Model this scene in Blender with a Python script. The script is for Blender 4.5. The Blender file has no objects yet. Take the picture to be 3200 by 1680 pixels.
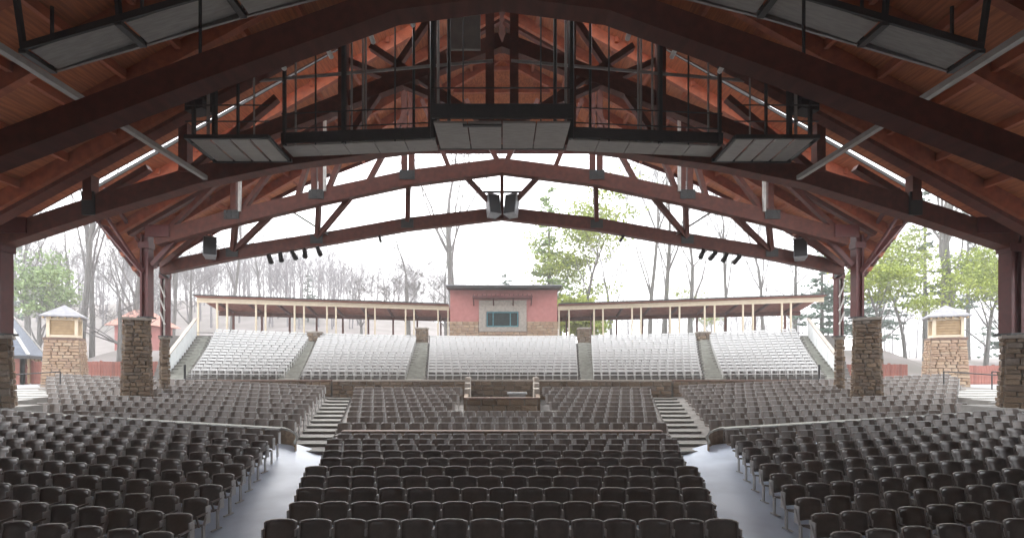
import bpy, math, random
from mathutils import Vector, Matrix
R = random.Random(7)
rad = math.radians
S = bpy.context.scene
COL = S.collection

# ------------------------------------------------------------------ camera, world, sun, exposure
cam_d = bpy.data.cameras.new('camera'); cam = bpy.data.objects.new('camera', cam_d); COL.objects.link(cam)
cam.location = (0, 0, 0); cam.rotation_euler = (rad(90), 0, 0)
cam_d.sensor_width = 36; cam_d.lens = 18.0
cam_d.shift_x = 10/1024; cam_d.shift_y = 96.5/1024
cam_d.clip_start = .1; cam_d.clip_end = 3000
S.camera = cam
W = bpy.data.worlds.new('World'); S.world = W; W.use_nodes = True
nt = W.node_tree; nt.nodes.clear()
sky = nt.nodes.new('ShaderNodeTexSky'); sky.sky_type = 'NISHITA'; sky.sun_disc = False
sky.sun_elevation = rad(48); sky.sun_rotation = rad(-25); sky.dust_density = 4.0; sky.air_density = 1.0
hs = nt.nodes.new('ShaderNodeHueSaturation'); hs.inputs['Saturation'].default_value = .22
mx = nt.nodes.new('ShaderNodeMix'); mx.data_type = 'RGBA'; mx.inputs[0].default_value = .55
mx.inputs[7].default_value = (11.0, 11.2, 11.6, 1)      # even cloud layer under the clear-sky gradient
bg = nt.nodes.new('ShaderNodeBackground'); bg.inputs['Strength'].default_value = .12
wo = nt.nodes.new('ShaderNodeOutputWorld')
nt.links.new(sky.outputs[0], hs.inputs['Color']); nt.links.new(hs.outputs[0], mx.inputs[6])
nt.links.new(mx.outputs[2], bg.inputs['Color']); nt.links.new(bg.outputs[0], wo.inputs['Surface'])
sd = bpy.data.lights.new('sun', 'SUN'); sd.energy = .8; sd.angle = rad(25); sd.color = (1, .97, .93)
sun = bpy.data.objects.new('sun', sd); COL.objects.link(sun)
sun.rotation_euler = (rad(42), 0, rad(180+25))
S.view_settings.view_transform = 'Standard'; S.view_settings.look = 'None'
S.view_settings.gamma = 1; S.view_settings.use_curve_mapping = False
S.view_settings.exposure = 1.75
S.cycles.use_denoising = True
S.cycles.max_bounces = 8; S.cycles.diffuse_bounces = 5; S.cycles.glossy_bounces = 3
S.cycles.sample_clamp_indirect = 8; S.cycles.volume_bounces = 2; S.cycles.max_bounces = 10

# ------------------------------------------------------------------ materials
def mat(name, c, rough=.6, c2=None, scale=4., stretch=(1,1,1), bump=0., metal=0., rnd=None, spec=None, detail=4, gen='Object', rough2=None):
    m = bpy.data.materials.new(name); m.use_nodes = True
    n = m.node_tree.nodes; l = m.node_tree.links; b = n['Principled BSDF']
    b.inputs['Roughness'].default_value = rough; b.inputs['Metallic'].default_value = metal
    if spec is not None: b.inputs['Specular IOR Level'].default_value = spec
    c = (*c, 1)
    tc = n.new('ShaderNodeTexCoord'); mp = n.new('ShaderNodeMapping'); mp.inputs['Scale'].default_value = stretch
    nz = n.new('ShaderNodeTexNoise'); nz.inputs['Scale'].default_value = scale; nz.inputs['Detail'].default_value = detail
    l.new(tc.outputs[gen], mp.inputs['Vector']); l.new(mp.outputs[0], nz.inputs['Vector'])
    mx = n.new('ShaderNodeMix'); mx.data_type = 'RGBA'
    mx.inputs[6].default_value = c; mx.inputs[7].default_value = (*(c2 or [x*.7 for x in c[:3]]), 1)
    rp = n.new('ShaderNodeMapRange'); rp.inputs[1].default_value = .35; rp.inputs[2].default_value = .65
    l.new(nz.outputs[0], rp.inputs[0]); l.new(rp.outputs[0], mx.inputs[0])
    out = mx.outputs[2]
    if rnd:
        oi = n.new('ShaderNodeObjectInfo'); cr = n.new('ShaderNodeValToRGB')
        cr.color_ramp.interpolation = 'LINEAR'
        el = cr.color_ramp.elements
        while len(el) < len(rnd): el.new(.5)
        for i, cc in enumerate(rnd): el[i].position = i/(len(rnd)-1); el[i].color = (*cc, 1)
        l.new(oi.outputs['Random'], cr.inputs[0])
        m2 = n.new('ShaderNodeMix'); m2.data_type = 'RGBA'; m2.blend_type = 'MULTIPLY'; m2.inputs[0].default_value = 1
        l.new(out, m2.inputs[6]); l.new(cr.outputs[0], m2.inputs[7]); out = m2.outputs[2]
    l.new(out, b.inputs['Base Color'])
    if rough2 is not None:
        mr = n.new('ShaderNodeMapRange'); mr.inputs[3].default_value = rough; mr.inputs[4].default_value = rough2
        l.new(nz.outputs[0], mr.inputs[0]); l.new(mr.outputs[0], b.inputs['Roughness'])
    if bump:
        bp = n.new('ShaderNodeBump'); bp.inputs['Strength'].default_value = bump; bp.inputs['Distance'].default_value = .02
        l.new(nz.outputs[0], bp.inputs['Height']); l.new(bp.outputs[0], b.inputs['Normal'])
    return m
M = {}
M['rafter'] = mat('rafter_wood', (.42,.12,.052), .6, (.29,.08,.036), 4, (1,.4,1), .15)
M['beam'] = mat('stained_beam', (.155,.040,.024), .6, (.10,.027,.017), 5, (1,.25,1), .15)
M['deck'] = mat('deck_boards', (.52,.175,.066), .6, (.33,.105,.042), 3, (5,.35,5), .3)
M['post'] = mat('red_steel', (.13,.026,.024), .45, (.10,.022,.02), 6)
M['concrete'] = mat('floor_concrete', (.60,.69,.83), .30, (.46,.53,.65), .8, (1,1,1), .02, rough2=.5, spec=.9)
M['concrete_rough'] = mat('rough_concrete', (.42,.41,.39), .8, (.33,.32,.30), 2.5, bump=.1)
M['step'] = mat('step_concrete', (.20,.185,.17), .75, (.14,.13,.12), 3, bump=.1)
M['pale_step'] = mat('pale_step', (.40,.40,.36), .8, (.28,.28,.25), 2.5, bump=.1)
M['chair'] = mat('brown_plastic', (.19,.163,.143), .35, (.15,.129,.114), 8, spec=.8, rnd=[(.72,.72,.72),(1.2,1.12,1.06),(.95,.95,1.0),(1.15,1.15,1.15)])
M['chair_highlight'] = mat('rim_highlight', (.42,.39,.365), .4, (.30,.28,.26), 9)  # highlight on the chair rims, put into a paler colour
M['chair_frame'] = mat('grey_frame', (.55,.54,.53), .4, (.45,.44,.43), 6)
M['white_chair'] = mat('pale_plastic', (.60,.595,.585), .45, (.53,.525,.515), 6)
M['stone'] = mat('field_stone', (.85,.8,.75), .85, (.55,.5,.46), 9, bump=.5, rnd=[(.15,.105,.07),(.34,.26,.18),(.26,.21,.16),(.40,.31,.22),(.22,.155,.105),(.32,.285,.25)])
M['pale_stone'] = mat('pale_stone', (.9,.85,.8), .85, (.65,.6,.56), 9, bump=.4, rnd=[(.46,.32,.22),(.60,.45,.32),(.50,.36,.27),(.62,.50,.37)])
M['mortar'] = mat('mortar', (.26,.235,.20), .9, (.2,.18,.155), 8, bump=.3)
M['coping'] = mat('coping_stone', (.42,.37,.32), .75, (.32,.28,.24), 5, bump=.2)
M['brown_wall'] = mat('brown_coping', (.20,.12,.085), .7, (.15,.09,.065), 4, bump=.2)
M['stucco'] = mat('red_stucco', (.50,.21,.19), .85, (.45,.18,.165), 3, bump=.15)
M['salmon'] = mat('salmon_tiles', (.58,.30,.24), .8, (.50,.25,.20), 3, bump=.2)
M['cream'] = mat('cream_paint', (.80,.69,.52), .5, (.74,.63,.46), 4)
M['white'] = mat('white_panel', (.74,.77,.77), .5, (.68,.71,.72), 2)
M['panel'] = mat('steel_panel', (.36,.335,.30), .6, (.29,.27,.24), 3, (1,6,1), .05)
M['dark'] = mat('dark_steel', (.04,.041,.04), .5, (.03,.031,.03), 5)
M['pipe'] = mat('grey_pipe', (.36,.34,.31), .45, (.30,.28,.26), 5, metal=.2)
M['black'] = mat('black_cabinet', (.012,.012,.014), .5)
M['grey_cab'] = mat('grey_cabinet', (.45,.46,.48), .5)
M['lampwhite'] = mat('white_housing', (.75,.73,.68), .4)
M['slate'] = mat('slate', (.20,.23,.28), .6, (.14,.16,.20), 3, (1,1,6), .3)
M['shingle'] = mat('grey_shingle', (.34,.34,.36), .7, (.25,.25,.27), 4, bump=.3)
M['redwall'] = mat('red_boards', (.40,.16,.12), .8, (.30,.11,.085), 3, rnd=[(.8,.8,.8),(1.1,1.1,1.1),(1,.95,.95)])
M['teal'] = mat('teal_frame', (.08,.27,.31), .4)
M['glass'] = mat('dark_glass', (.03,.045,.045), .08, (.02,.03,.03), spec=.6)
M['tan'] = mat('tan_board', (.50,.36,.20), .6, (.42,.29,.16), 4)
M['bark'] = mat('grey_bark', (.17,.165,.155), .9, (.11,.105,.095), 6, (1,1,.2), .4)
M['twig'] = mat('twig', (.19,.18,.175), .9, (.14,.132,.128), 5)
M['ground'] = mat('leaf_litter', (.24,.21,.205), .95, (.17,.155,.14), .35, bump=.3, detail=8)
M['wood_far'] = mat('far_twigs', (.25,.235,.245), .95, (.20,.19,.20), .2)
def leaf(name, a, b):
    m = mat(name, a, .6, b, .6, rnd=None)
    bs = m.node_tree.nodes['Principled BSDF']
    try: bs.inputs['Transmission Weight'].default_value = 0
    except Exception: pass
    return m
M['leaf_y'] = leaf('spring_leaf', (.34,.40,.06), (.22,.29,.05))
M['leaf_g'] = leaf('green_leaf', (.30,.40,.16), (.20,.29,.12))
M['leaf_p'] = leaf('pine_needles', (.10,.17,.12), (.07,.12,.09))
M['stage_black'] = mat('stage_black', (.025,.024,.024), .8)
M['asphalt'] = mat('pale_paving', (.45,.45,.46), .8, (.38,.38,.39), 1)

# ------------------------------------------------------------------ mesh helpers
def tag(o, label=None, cat=None, group=None, kind=None):
    if label: o['label'] = label
    if cat: o['category'] = cat
    if group: o['group'] = group
    if kind: o['kind'] = kind
    return o
def thing(name, loc, label, cat, group=None):
    o = bpy.data.objects.new(name, None); o.empty_display_size = .3; COL.objects.link(o); o.location = loc
    return tag(o, label, cat, group)
class MB:
    def __init__(s): s.v = []; s.f = []
    def quad(s, *pts):
        b = len(s.v); s.v += [tuple(p) for p in pts]; s.f.append(tuple(range(b, b+len(pts)))); return s
    def hexa(s, p):        # 8 corners: bottom ring then top ring
        b = len(s.v); s.v += [tuple(q) for q in p]
        for f in ((3,2,1,0),(4,5,6,7),(0,1,5,4),(1,2,6,5),(2,3,7,6),(3,0,4,7)): s.f.append(tuple(b+i for i in f))
        return s
    def box(s, c, d, rz=0.):
        x, y, z = d[0]/2, d[1]/2, d[2]/2; cs, sn = math.cos(rz), math.sin(rz)
        P = []
        for zz in (-z, z):
            for (a, b_) in ((-x,-y),(x,-y),(x,y),(-x,y)):
                P.append((c[0]+a*cs-b_*sn, c[1]+a*sn+b_*cs, c[2]+zz))
        return s.hexa(P)
    def beam(s, p, q, w, h, up=(0,0,1)):
        p = Vector(p); q = Vector(q); d = (q-p).normalized(); up = Vector(up)
        if abs(d.dot(up)) > .98: up = Vector((0,1,0))
        a = d.cross(up).normalized(); u = a.cross(d).normalized()
        a *= w/2; u *= h/2
        return s.hexa([p-a-u, p+a-u, q+a-u, q-a-u, p-a+u, p+a+u, q+a+u, q-a+u])
    def chord(s, pts, y, w, h):     # bent beam in the plane y=const, mitred; pts (x,z) = centre line
        n = len(pts); b = len(s.v)
        for i, (x, z) in enumerate(pts):
            t = Vector((0,0))
            if i > 0: t += (Vector(pts[i])-Vector(pts[i-1])).normalized()
            if i < n-1: t += (Vector(pts[i+1])-Vector(pts[i])).normalized()
            t.normalize(); nx, nz = -t.y*h/2, t.x*h/2
            s.v += [(x-nx, y-w/2, z-nz), (x-nx, y+w/2, z-nz), (x+nx, y+w/2, z+nz), (x+nx, y-w/2, z+nz)]
        for i in range(n-1):
            a = b+4*i; c = a+4
            for k in range(4): s.f.append((a+k, a+(k+1)%4, c+(k+1)%4, c+k))
        s.f.append((b+3,b+2,b+1,b)); e = b+4*(n-1); s.f.append((e,e+1,e+2,e+3))
        return s
    def tube(s, p, q, r1, r2=None, n=6, cap=True):
        r2 = r1 if r2 is None else r2
        p = Vector(p); q = Vector(q); d = (q-p)
        if d.length < 1e-6: return s
        d.normalize(); up = Vector((0,0,1)) if abs(d.z) < .95 else Vector((1,0,0))
        a = d.cross(up).normalized(); u = a.cross(d)
        b = len(s.v)
        for (c, r) in ((p, r1), (q, r2)):
            for k in range(n):
                t = 2*math.pi*k/n; s.v.append(tuple(c+a*(r*math.cos(t))+u*(r*math.sin(t))))
        for k in range(n): s.f.append((b+k, b+(k+1)%n, b+n+(k+1)%n, b+n+k))
        if cap: s.f.append(tuple(b+n-1-k for k in range(n))); s.f.append(tuple(b+n+k for k in range(n)))
        return s
    def add(s, o, mtx=None):
        b = len(s.v); s.v += [tuple(mtx @ Vector(p)) for p in o.v] if mtx else list(o.v)
        s.f += [tuple(b+i for i in f) for f in o.f]; return s
    def mesh(s, name, m, off=(0,0,0), smooth=False):
        me = bpy.data.meshes.new(name)
        me.from_pydata([(x-off[0], y-off[1], z-off[2]) for (x,y,z) in s.v], [], s.f)
        me.materials.append(M[m]); me.validate()
        if smooth: me.polygons.foreach_set('use_smooth', [True]*len(me.polygons))
        me.update(); return me
    def part(s, name, m, parent, smooth=False, label=None):   # vertices given in world coordinates; parents carry no rotation
        off = parent.location if parent.parent is None else parent.location+parent.parent.location
        o = bpy.data.objects.new(name, s.mesh(name, m, off, smooth)); COL.objects.link(o); o.parent = parent
        if label: o['label'] = label
        return o
    def solo(s, name, m, label, cat, group=None, kind=None, smooth=False):
        xs = [v[0] for v in s.v]; ys = [v[1] for v in s.v]; zs = [v[2] for v in s.v]
        off = ((min(xs)+max(xs))/2, (min(ys)+max(ys))/2, min(zs))
        o = bpy.data.objects.new(name, s.mesh(name, m, off, smooth)); o.location = off; COL.objects.link(o)
        return tag(o, label, cat, group, kind)
def struct(name, mb, m, smooth=False):
    return mb.solo(name, m, None, None, None, 'structure', smooth)
def link_part(name, me, parent, loc, rot=(0,0,0), sc=(1,1,1)):
    o = bpy.data.objects.new(name, me); COL.objects.link(o); o.parent = parent
    o.location = loc; o.rotation_euler = rot; o.scale = sc; return o
def lerp(a, b, t): return a+(b-a)*t
ORD = ['','first','second','third','fourth','fifth','sixth','seventh','eighth','ninth','tenth','eleventh','twelfth','thirteenth','fourteenth','fifteenth','sixteenth','seventeenth','eighteenth','nineteenth','twentieth']
def ordn(n): return ORD[n] if n < len(ORD) else '%d%s' % (n, {1:'st',2:'nd',3:'rd'}.get(n % 10 if n % 100 not in (11,12,13) else 0, 'th'))
def interp(tab, x):
    if x <= tab[0][0]: return tab[0][1]
    for (a, b), (c, d) in zip(tab, tab[1:]):
        if x <= c: return lerp(b, d, (x-a)/(c-a))
    (a, b), (c, d) = tab[-2], tab[-1]
    return d+(x-c)*(d-b)/(c-a)

# ------------------------------------------------------------------ the raked floor
def xc(y): return 3.97+.22*(y-8.2)                  # edge of the centre block
def xin(y): return xc(y)+1.42                        # inner edge of the side blocks
def floor_z(x, y):
    ax = abs(x)
    if y < 18.5:
        c = -(3.65-.028*y); s = -(4.32-.083*y)+.075*max(0, ax-xin(y))
    else:
        c = -(3.09-.11*(y-19.8)); s = -(2.96-.106*(y-19))+.044*max(0, ax-xin(y))
    t = (ax-xc(y))/(xin(y)-xc(y)); t = max(0, min(1, t)); t = t*t*(3-2*t)
    return min(lerp(c, s, t), -1.25)
def grid_sheet(x0, x1, y0, y1, st, fz, thick=.3):
    mb = MB(); nx = int(round((x1-x0)/st)); ny = int(round((y1-y0)/st))
    for j in range(ny+1):
        for i in range(nx+1):
            x = lerp(x0,x1,i/nx); y = lerp(y0,y1,j/ny); mb.v.append((x, y, fz(x,y)))
    for j in range(ny):
        for i in range(nx):
            a = j*(nx+1)+i; mb.f.append((a, a+1, a+nx+2, a+nx+1))
    return mb
struct('auditorium_floor', grid_sheet(-27, 27, 3, 18.45, .515, floor_z), 'concrete', True)
struct('rear_auditorium_floor', grid_sheet(-27, 27, 18.55, 30.0, .56, floor_z), 'step', True)
mb = MB()
for y0, y1, z in ((-9, 3, -1.75),): mb.box((0, (y0+y1)/2, z-.6), (30, y1-y0, 1.2))
struct('stage_floor', mb, 'stage_black')
mb = MB().box((0,-9.2,3.5),(34,.4,13)).box((-17.2,-.5,3.5),(.4,17,13)).box((17.2,-.5,3.5),(.4,17,13))
struct('stage_house_blocker', mb, 'stage_black')  # unseen black walls, put in to keep light off the front roof

# terrain
def ground_z(x, y):
    ax = abs(x)
    z = -1.75
    if y > 40: z = lerp(-1.75, 1.4, min(1, (y-40)/8)) if ax < 40 else lerp(-1.75, .5, min(1,(y-40)/20))
    if x < 0 and y > 55:                      # wooded hill, left
        k = min(1, (y-55)/70); k = k*k*(3-2*k)
        z += 15*k*math.exp(-((x+70)/75)**2)
    if x > 0 and y > 60: z += .02*(y-60)
    return z+.12*math.sin(x*.31+y*.17)+.1*math.sin(y*.4-x*.2)
mb = MB()
xs = [-310,-230,-160]+[-120+6*i for i in range(41)]+[160,230,310]
ys = [-150,-80,-30,-12]+[-4+4*i for i in range(56)]+[230,265,295]
def inhole(x0, x1, y0, y1): return x0 > -26.5 and x1 < 26.5 and y1 < 47 and y0 > -12.5
for y in ys:
    for x in xs:
        z = ground_z(x, y)
        if abs(x) < 27.5 and y < 46: z = -4.6
        mb.v.append((x, y, z))
nx = len(xs)
for j in range(len(ys)-1):
    for i in range(nx-1): a = j*nx+i; mb.f.append((a, a+1, a+nx+1, a+nx))
struct('ground', mb, 'ground', True)
mb = MB()
for s in (-1, 1):
    mb.hexa([(s*17.2,10,-2.6),(s*40,10,-2.6),(s*40,19.2,-2.6),(s*17.2,19.2,-2.6),(s*17.2,10,-1.52),(s*40,10,-1.5),(s*40,19.2,-1.45),(s*17.2,19.2,-1.46)])
struct('side_walkway', mb, 'concrete_rough')
mb = MB()
mb.hexa([(27,19.2,-2.2),(60,19.2,-2.2),(60,52,-2.2),(27,52,-2.2),(27,19.2,-1.42),(60,19.2,-1.4),(60,52,-1.3),(27,52,-1.3)])
mb.hexa([(-60,19.2,-2.2),(-27,19.2,-2.2),(-27,46,-2.2),(-60,46,-2.2),(-60,19.2,-1.4),(-27,19.2,-1.42),(-27,46,-1.3),(-60,46,-1.3)])
struct('side_paving', mb, 'asphalt')

# ------------------------------------------------------------------ roof, trusses
FA, FP = 14.4, .546          # front roof apex height and pitch
RA, RP = 16.50, .572        # rear roof
def fz(x): return FA-FP*abs(x)
def rz(x): return RA-RP*abs(x)
def slope_roof(root, y0, y1, x0, x1, zf, name, eave=lambda y: 0):
    pass
fr = thing('pavilion_roof', (0, 4, fz(19.5)), 'front timber roof of the pavilion, nearest the camera, above the catwalks', 'roof')
for s in (-1, 1):
    mb = MB(); E = 19.3
    mb.hexa([(0,-9,FA),(s*E,-9,fz(E)),(s*E,18.1,fz(E)),(0,18.1,FA),(0,-9,FA+.22),(s*E,-9,fz(E)+.22),(s*E,18.1,fz(E)+.22),(0,18.1,FA+.22)])
    mb.part('roof_deck', 'deck', fr)
    for y in (11.2, 13.0, 14.8, 16.5):
        MB().beam((s*.2,y,fz(.2)-.27),(s*E,y,fz(E)-.27),.2,.5).part('rafter','rafter',fr)
    for k in range(1, 13):
        x = k*1.55
        MB().beam((s*x,9.6,fz(x)-.13),(s*x,17.4,fz(x)-.13),.14,.24).part('purlin','rafter',fr)
    MB().beam((s*.02,18.14,fz(.02)+.14),(s*E,18.14,fz(E)+.14),.07,.24).part('fascia','beam',fr)
    MB().beam((s*(E+.05),-9,fz(E)-.02),(s*(E+.05),18.2,fz(E)-.02),.07,.4).part('fascia','beam',fr)
MB().beam((0,-9,FA-.3),(0,17.7,FA-.3),.3,.6).part('ridge_beam','beam',fr)

rr = thing('pavilion_roof', (0, 25, rz(19.5)), 'rear timber roof of the pavilion with clipped gable end', 'roof')
YF, YR, YH, XH = 20.7, 30.3, 26.2, 6.5
def eave_x(y): return 16.95+.40*(y-20.7)
def rear_y(x):
    return interp([(XH,YR),(9.1,29.3),(11.2,28.5),(13.6,28.2),(25,28.2)], x)
for s in (-1, 1):
    a, b = eave_x(YF), eave_x(28.2)
    pl = [(0,YF),(a,YF),(b,28.2),(13.6,28.2),(11.2,28.5),(9.1,29.3),(XH,YR),(0,YH)]
    pts = [(s*x,y,rz(x)) for x,y in pl]
    mb = MB(); n = len(pts); mb.v += pts+[(x,y,z+.12) for x,y,z in pts]
    mb.f += [tuple(range(n)) if s < 0 else tuple(range(n))[::-1], tuple(range(n,2*n))[::-1] if s < 0 else tuple(range(n,2*n))]
    for i in range(n): j = (i+1)%n; mb.f.append((i,j,n+j,n+i))
    mb.part('roof_deck','deck',rr)
    for y in (21.6, 23.4, 25.2, 26.9):
        e = eave_x(y); MB().beam((s*.2,y,rz(.2)-.25),(s*e,y,rz(e)-.25),.2,.46).part('rafter','rafter',rr)
    for k in range(1, 12):
        x = k*1.6; y0 = max(YF+.7, 20.7+(x-16.9)/.40) if x > 16.9 else YF+.7
        y1 = rear_y(x)-.12 if x > XH else lerp(YH, 30.1, x/XH)
        MB().beam((s*x,y0,rz(x)-.12),(s*x,y1,rz(x)-.12),.14,.22).part('purlin','rafter',rr)
    MB().beam((s*.02,YF-.03,RA+.06),(s*a,YF-.03,rz(a)+.06),.05,.11).part('fascia','dark',rr)
    for (p,q) in zip(pl[2:6], pl[3:7]):
        MB().beam((s*p[0],p[1]+.05,rz(p[0])-.02),(s*q[0],q[1]+.05,rz(q[0])-.02),.08,.3).part('fascia','post',rr)
    MB().beam((s*a,YF,rz(a)-.05),(s*b,28.2,rz(b)-.05),.1,.36).part('fascia','post',rr)
    MB().beam((s*(a-.9),YF,rz(a-.9)-.2),(s*(b-.9),28.2,rz(b-.9)-.2),.12,.16).part('gutter_beam','post',rr)
mb = MB(); pts = [(0,YH,RA),(-XH,YR,rz(XH)),(XH,YR,rz(XH))]
mb.v += pts+[(x,y,z+.22) for x,y,z in pts]; mb.f += [(0,2,1),(3,4,5),(0,1,4,3),(1,2,5,4),(2,0,3,5)]
mb.part('hip_deck','deck',rr)
for k in range(1, 5):
    t = k/5; w = XH*t; MB().beam((-w,lerp(YH,YR,t),lerp(RA,rz(XH),t)-.12),(w,lerp(YH,YR,t),lerp(RA,rz(XH),t)-.12),.14,.2).part('purlin','rafter',rr)
MB().beam((-XH,YR+.04,rz(XH)-.02),(XH,YR+.04,rz(XH)-.02),.08,.45).part('fascia','post',rr)
MB().beam((0,YF,RA-.28),(0,YH,RA-.28),.28,.55).part('ridge_beam','beam',rr)

def sym(t): return [(-x,z) for x,z in t[::-1] if x > 0]+list(t)
C1 = [(0,6.93),(2.0,6.67),(2.6,6.45),(5.53,5.40),(9.31,3.96),(14,2.15)]
C2 = [(0,8.23),(3.66,7.77),(7.56,7.24),(10.65,6.60),(14.3,5.50),(17.3,4.52),(17.9,4.32)]
YA, KA, YB4, KB = 23.84, 23.84/512, 25.2, 25.2/512
C3 = [(o*KA,(365-v)*KA) for o,v in ((0,166.5),(93,178.5),(184,198),(268,218),(291,224),(345,238.5))]
C4 = [(o*KB,(365-v)*KB) for o,v in ((0,213.5),(95,224.5),(166,237),(266,252.7),(340,268))]
def web(root, name, x0, z0, x1, z1, y, w, d, m='beam'):
    return MB().beam((x0,y,z0),(x1,y,z1),d,w,(0,1,0)).part(name,m,root)
t1 = thing('roof_truss',(0,9.5,C1[-1][1]),'nearest roof truss, dark bowed chord across the top of the picture','truss','timber roof trusses')
MB().chord(sym(C1),9.5,.42,.46).part('bottom_chord','beam',t1)
for s in (-1,1):
    for x in (2.5,5.6): MB().tube((s*x,9.5,interp(C1,x)+.2),(s*x,9.5,fz(x)-.5),.03,n=5).part('hanger_rod','dark',t1)
    web(t1,'web_post',s*11.8,interp(C1,11.8)+.2,s*11.8,fz(11.8)-.5,9.5,.3,.26)
    MB().beam((s*.1,9.5,FA-.45),(s*19,9.5,fz(19)-.45),.4,.6).part('top_chord','beam',t1)
t2 = thing('roof_truss',(0,18,C2[-1][1]),'middle roof truss behind the hanging catwalk, sky slit above its chord','truss','timber roof trusses')
MB().chord(sym(C2),18,.5,.62).part('bottom_chord','beam',t2)
for s in (-1,1):
    MB().beam((s*.05,16.75,FA-.42),(s*18.6,16.75,fz(18.6)-.42),.4,.5).part('top_chord','beam',t2)
    MB().beam((s*.05,18,11.35),(s*9.4,18,7.75),.34,.5).part('inner_chord','beam',t2)
    for x in (.42,2.4,5.5,11,14.3): web(t2,'web_post',s*x,interp(C2,x)+.2,s*x,fz(x)-.02,17.8,.34 if x > .5 else .24,.3)
    for a,b in ((.5,4.6),(5.5,2.4),(11,7.9),(14.3,12.4)):
        web(t2,'diagonal_brace',s*a,interp(C2,a)+.3,s*b,fz(b)-.7,18,.26,.2)
    web(t2,'diagonal_brace',s*5.5,fz(5.5)-.7,s*.6,8.7,18,.28,.2)
    MB().box((s*14.3,17.7,5.6),(.42,.08,.8)).part('gusset_plate','dark',t2)
    MB().box((s*17.0,17.7,4.85),(1.1,.06,.55)).part('gusset_plate','post',t2)
t3 = thing('roof_truss',(0,YA,C3[-1][1]),'upper of the two rear trusses, below the clipped gable','truss','timber roof trusses')
MB().chord(sym(C3),YA,.42,.66).part('bottom_chord','beam',t3)
for s in (-1,1):
    for o_ in (94,184,268):
        x = o_*KA
        for o in ((-.17,.17) if o_ < 250 else (0,)): web(t3,'web_post',s*(x+o),interp(C3,x)+.2,s*(x+o),rz(x)-.25,YA,.2,.26)
        if o_ > 100: web(t3,'drain_pipe',s*(x-.40),interp(C3,x)+.25,s*(x-.40),rz(x)-.3,YA-.25,.12,.12,'lampwhite')
    for a,b,t_ in ((3,36,.6),(52,80,.62),(135,95,.62),(175,152,.6),(262,205,.93),(338,272,.95),(205,188,.7)):
        za = interp(C3,a*KA)+.15; zb = lerp(za,rz(b*KA),t_) if b > 60 else rz(b*KA)-3.2
        web(t3,'diagonal_brace',s*a*KA,za,s*b*KA,zb,YA,.25,.2)
    MB().beam((s*.1,YA,RA-.35),(s*17.4,YA,rz(17.4)-.35),.26,.4).part('top_chord','beam',t3)
    MB().box((s*15.9,YA-.24,6.2),(1.1,.06,.55)).part('gusset_plate','post',t3)
    for o_ in (94,184,268):
        pl = MB().box((s*o_*KA,YA-.235,interp(C3,o_*KA)+.12),(.7,.03,.42))
        for bx_ in (-.22,0,.22):
            for bz_ in (-.1,.1): pl.tube((s*o_*KA+bx_,YA-.25,interp(C3,o_*KA)+.12+bz_),(s*o_*KA+bx_,YA-.29,interp(C3,o_*KA)+.12+bz_),.025,n=5)
        pl.part('gusset_plate','dark',t3)
t4 = thing('roof_truss',(0,YB4,C4[-1][1]),'lowest rear truss carrying the spotlights and loudspeakers','truss','timber roof trusses')
MB().chord(sym(C4),YB4,.36,.60).part('bottom_chord','beam',t4)
for s in (-1,1):
    def web2(nm, a, b, w, m='beam'):      # from the lower chord up to the upper chord
        MB().beam((s*a*KB,YB4-.1,interp(C4,a*KB)+.12),(s*b*KA,YA+.12,interp(C3,b*KA)-.12),w,w*1.1,(0,1,0)).part(nm,m,t4)
    for x in (94,184,268): web2('web_post',x,x,.2)
    for a,b in ((4,38),(184,150),(266,230),(338,297)): web2('diagonal_brace',a,b,.22)
    web2('tie_rod',172,215,.08,'pipe')
for s in (-1,1):
    for o_ in (94,184,268): MB().box((s*o_*KB,YB4-.2,interp(C4,o_*KB)),(.6,.03,.4)).part('gusset_plate','dark',t4)
MB().beam((0,YB4-.1,7.6),(0,YA+.1,9.2),.17,.17,(0,1,0)).part('web_post','beam',t4)

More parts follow.
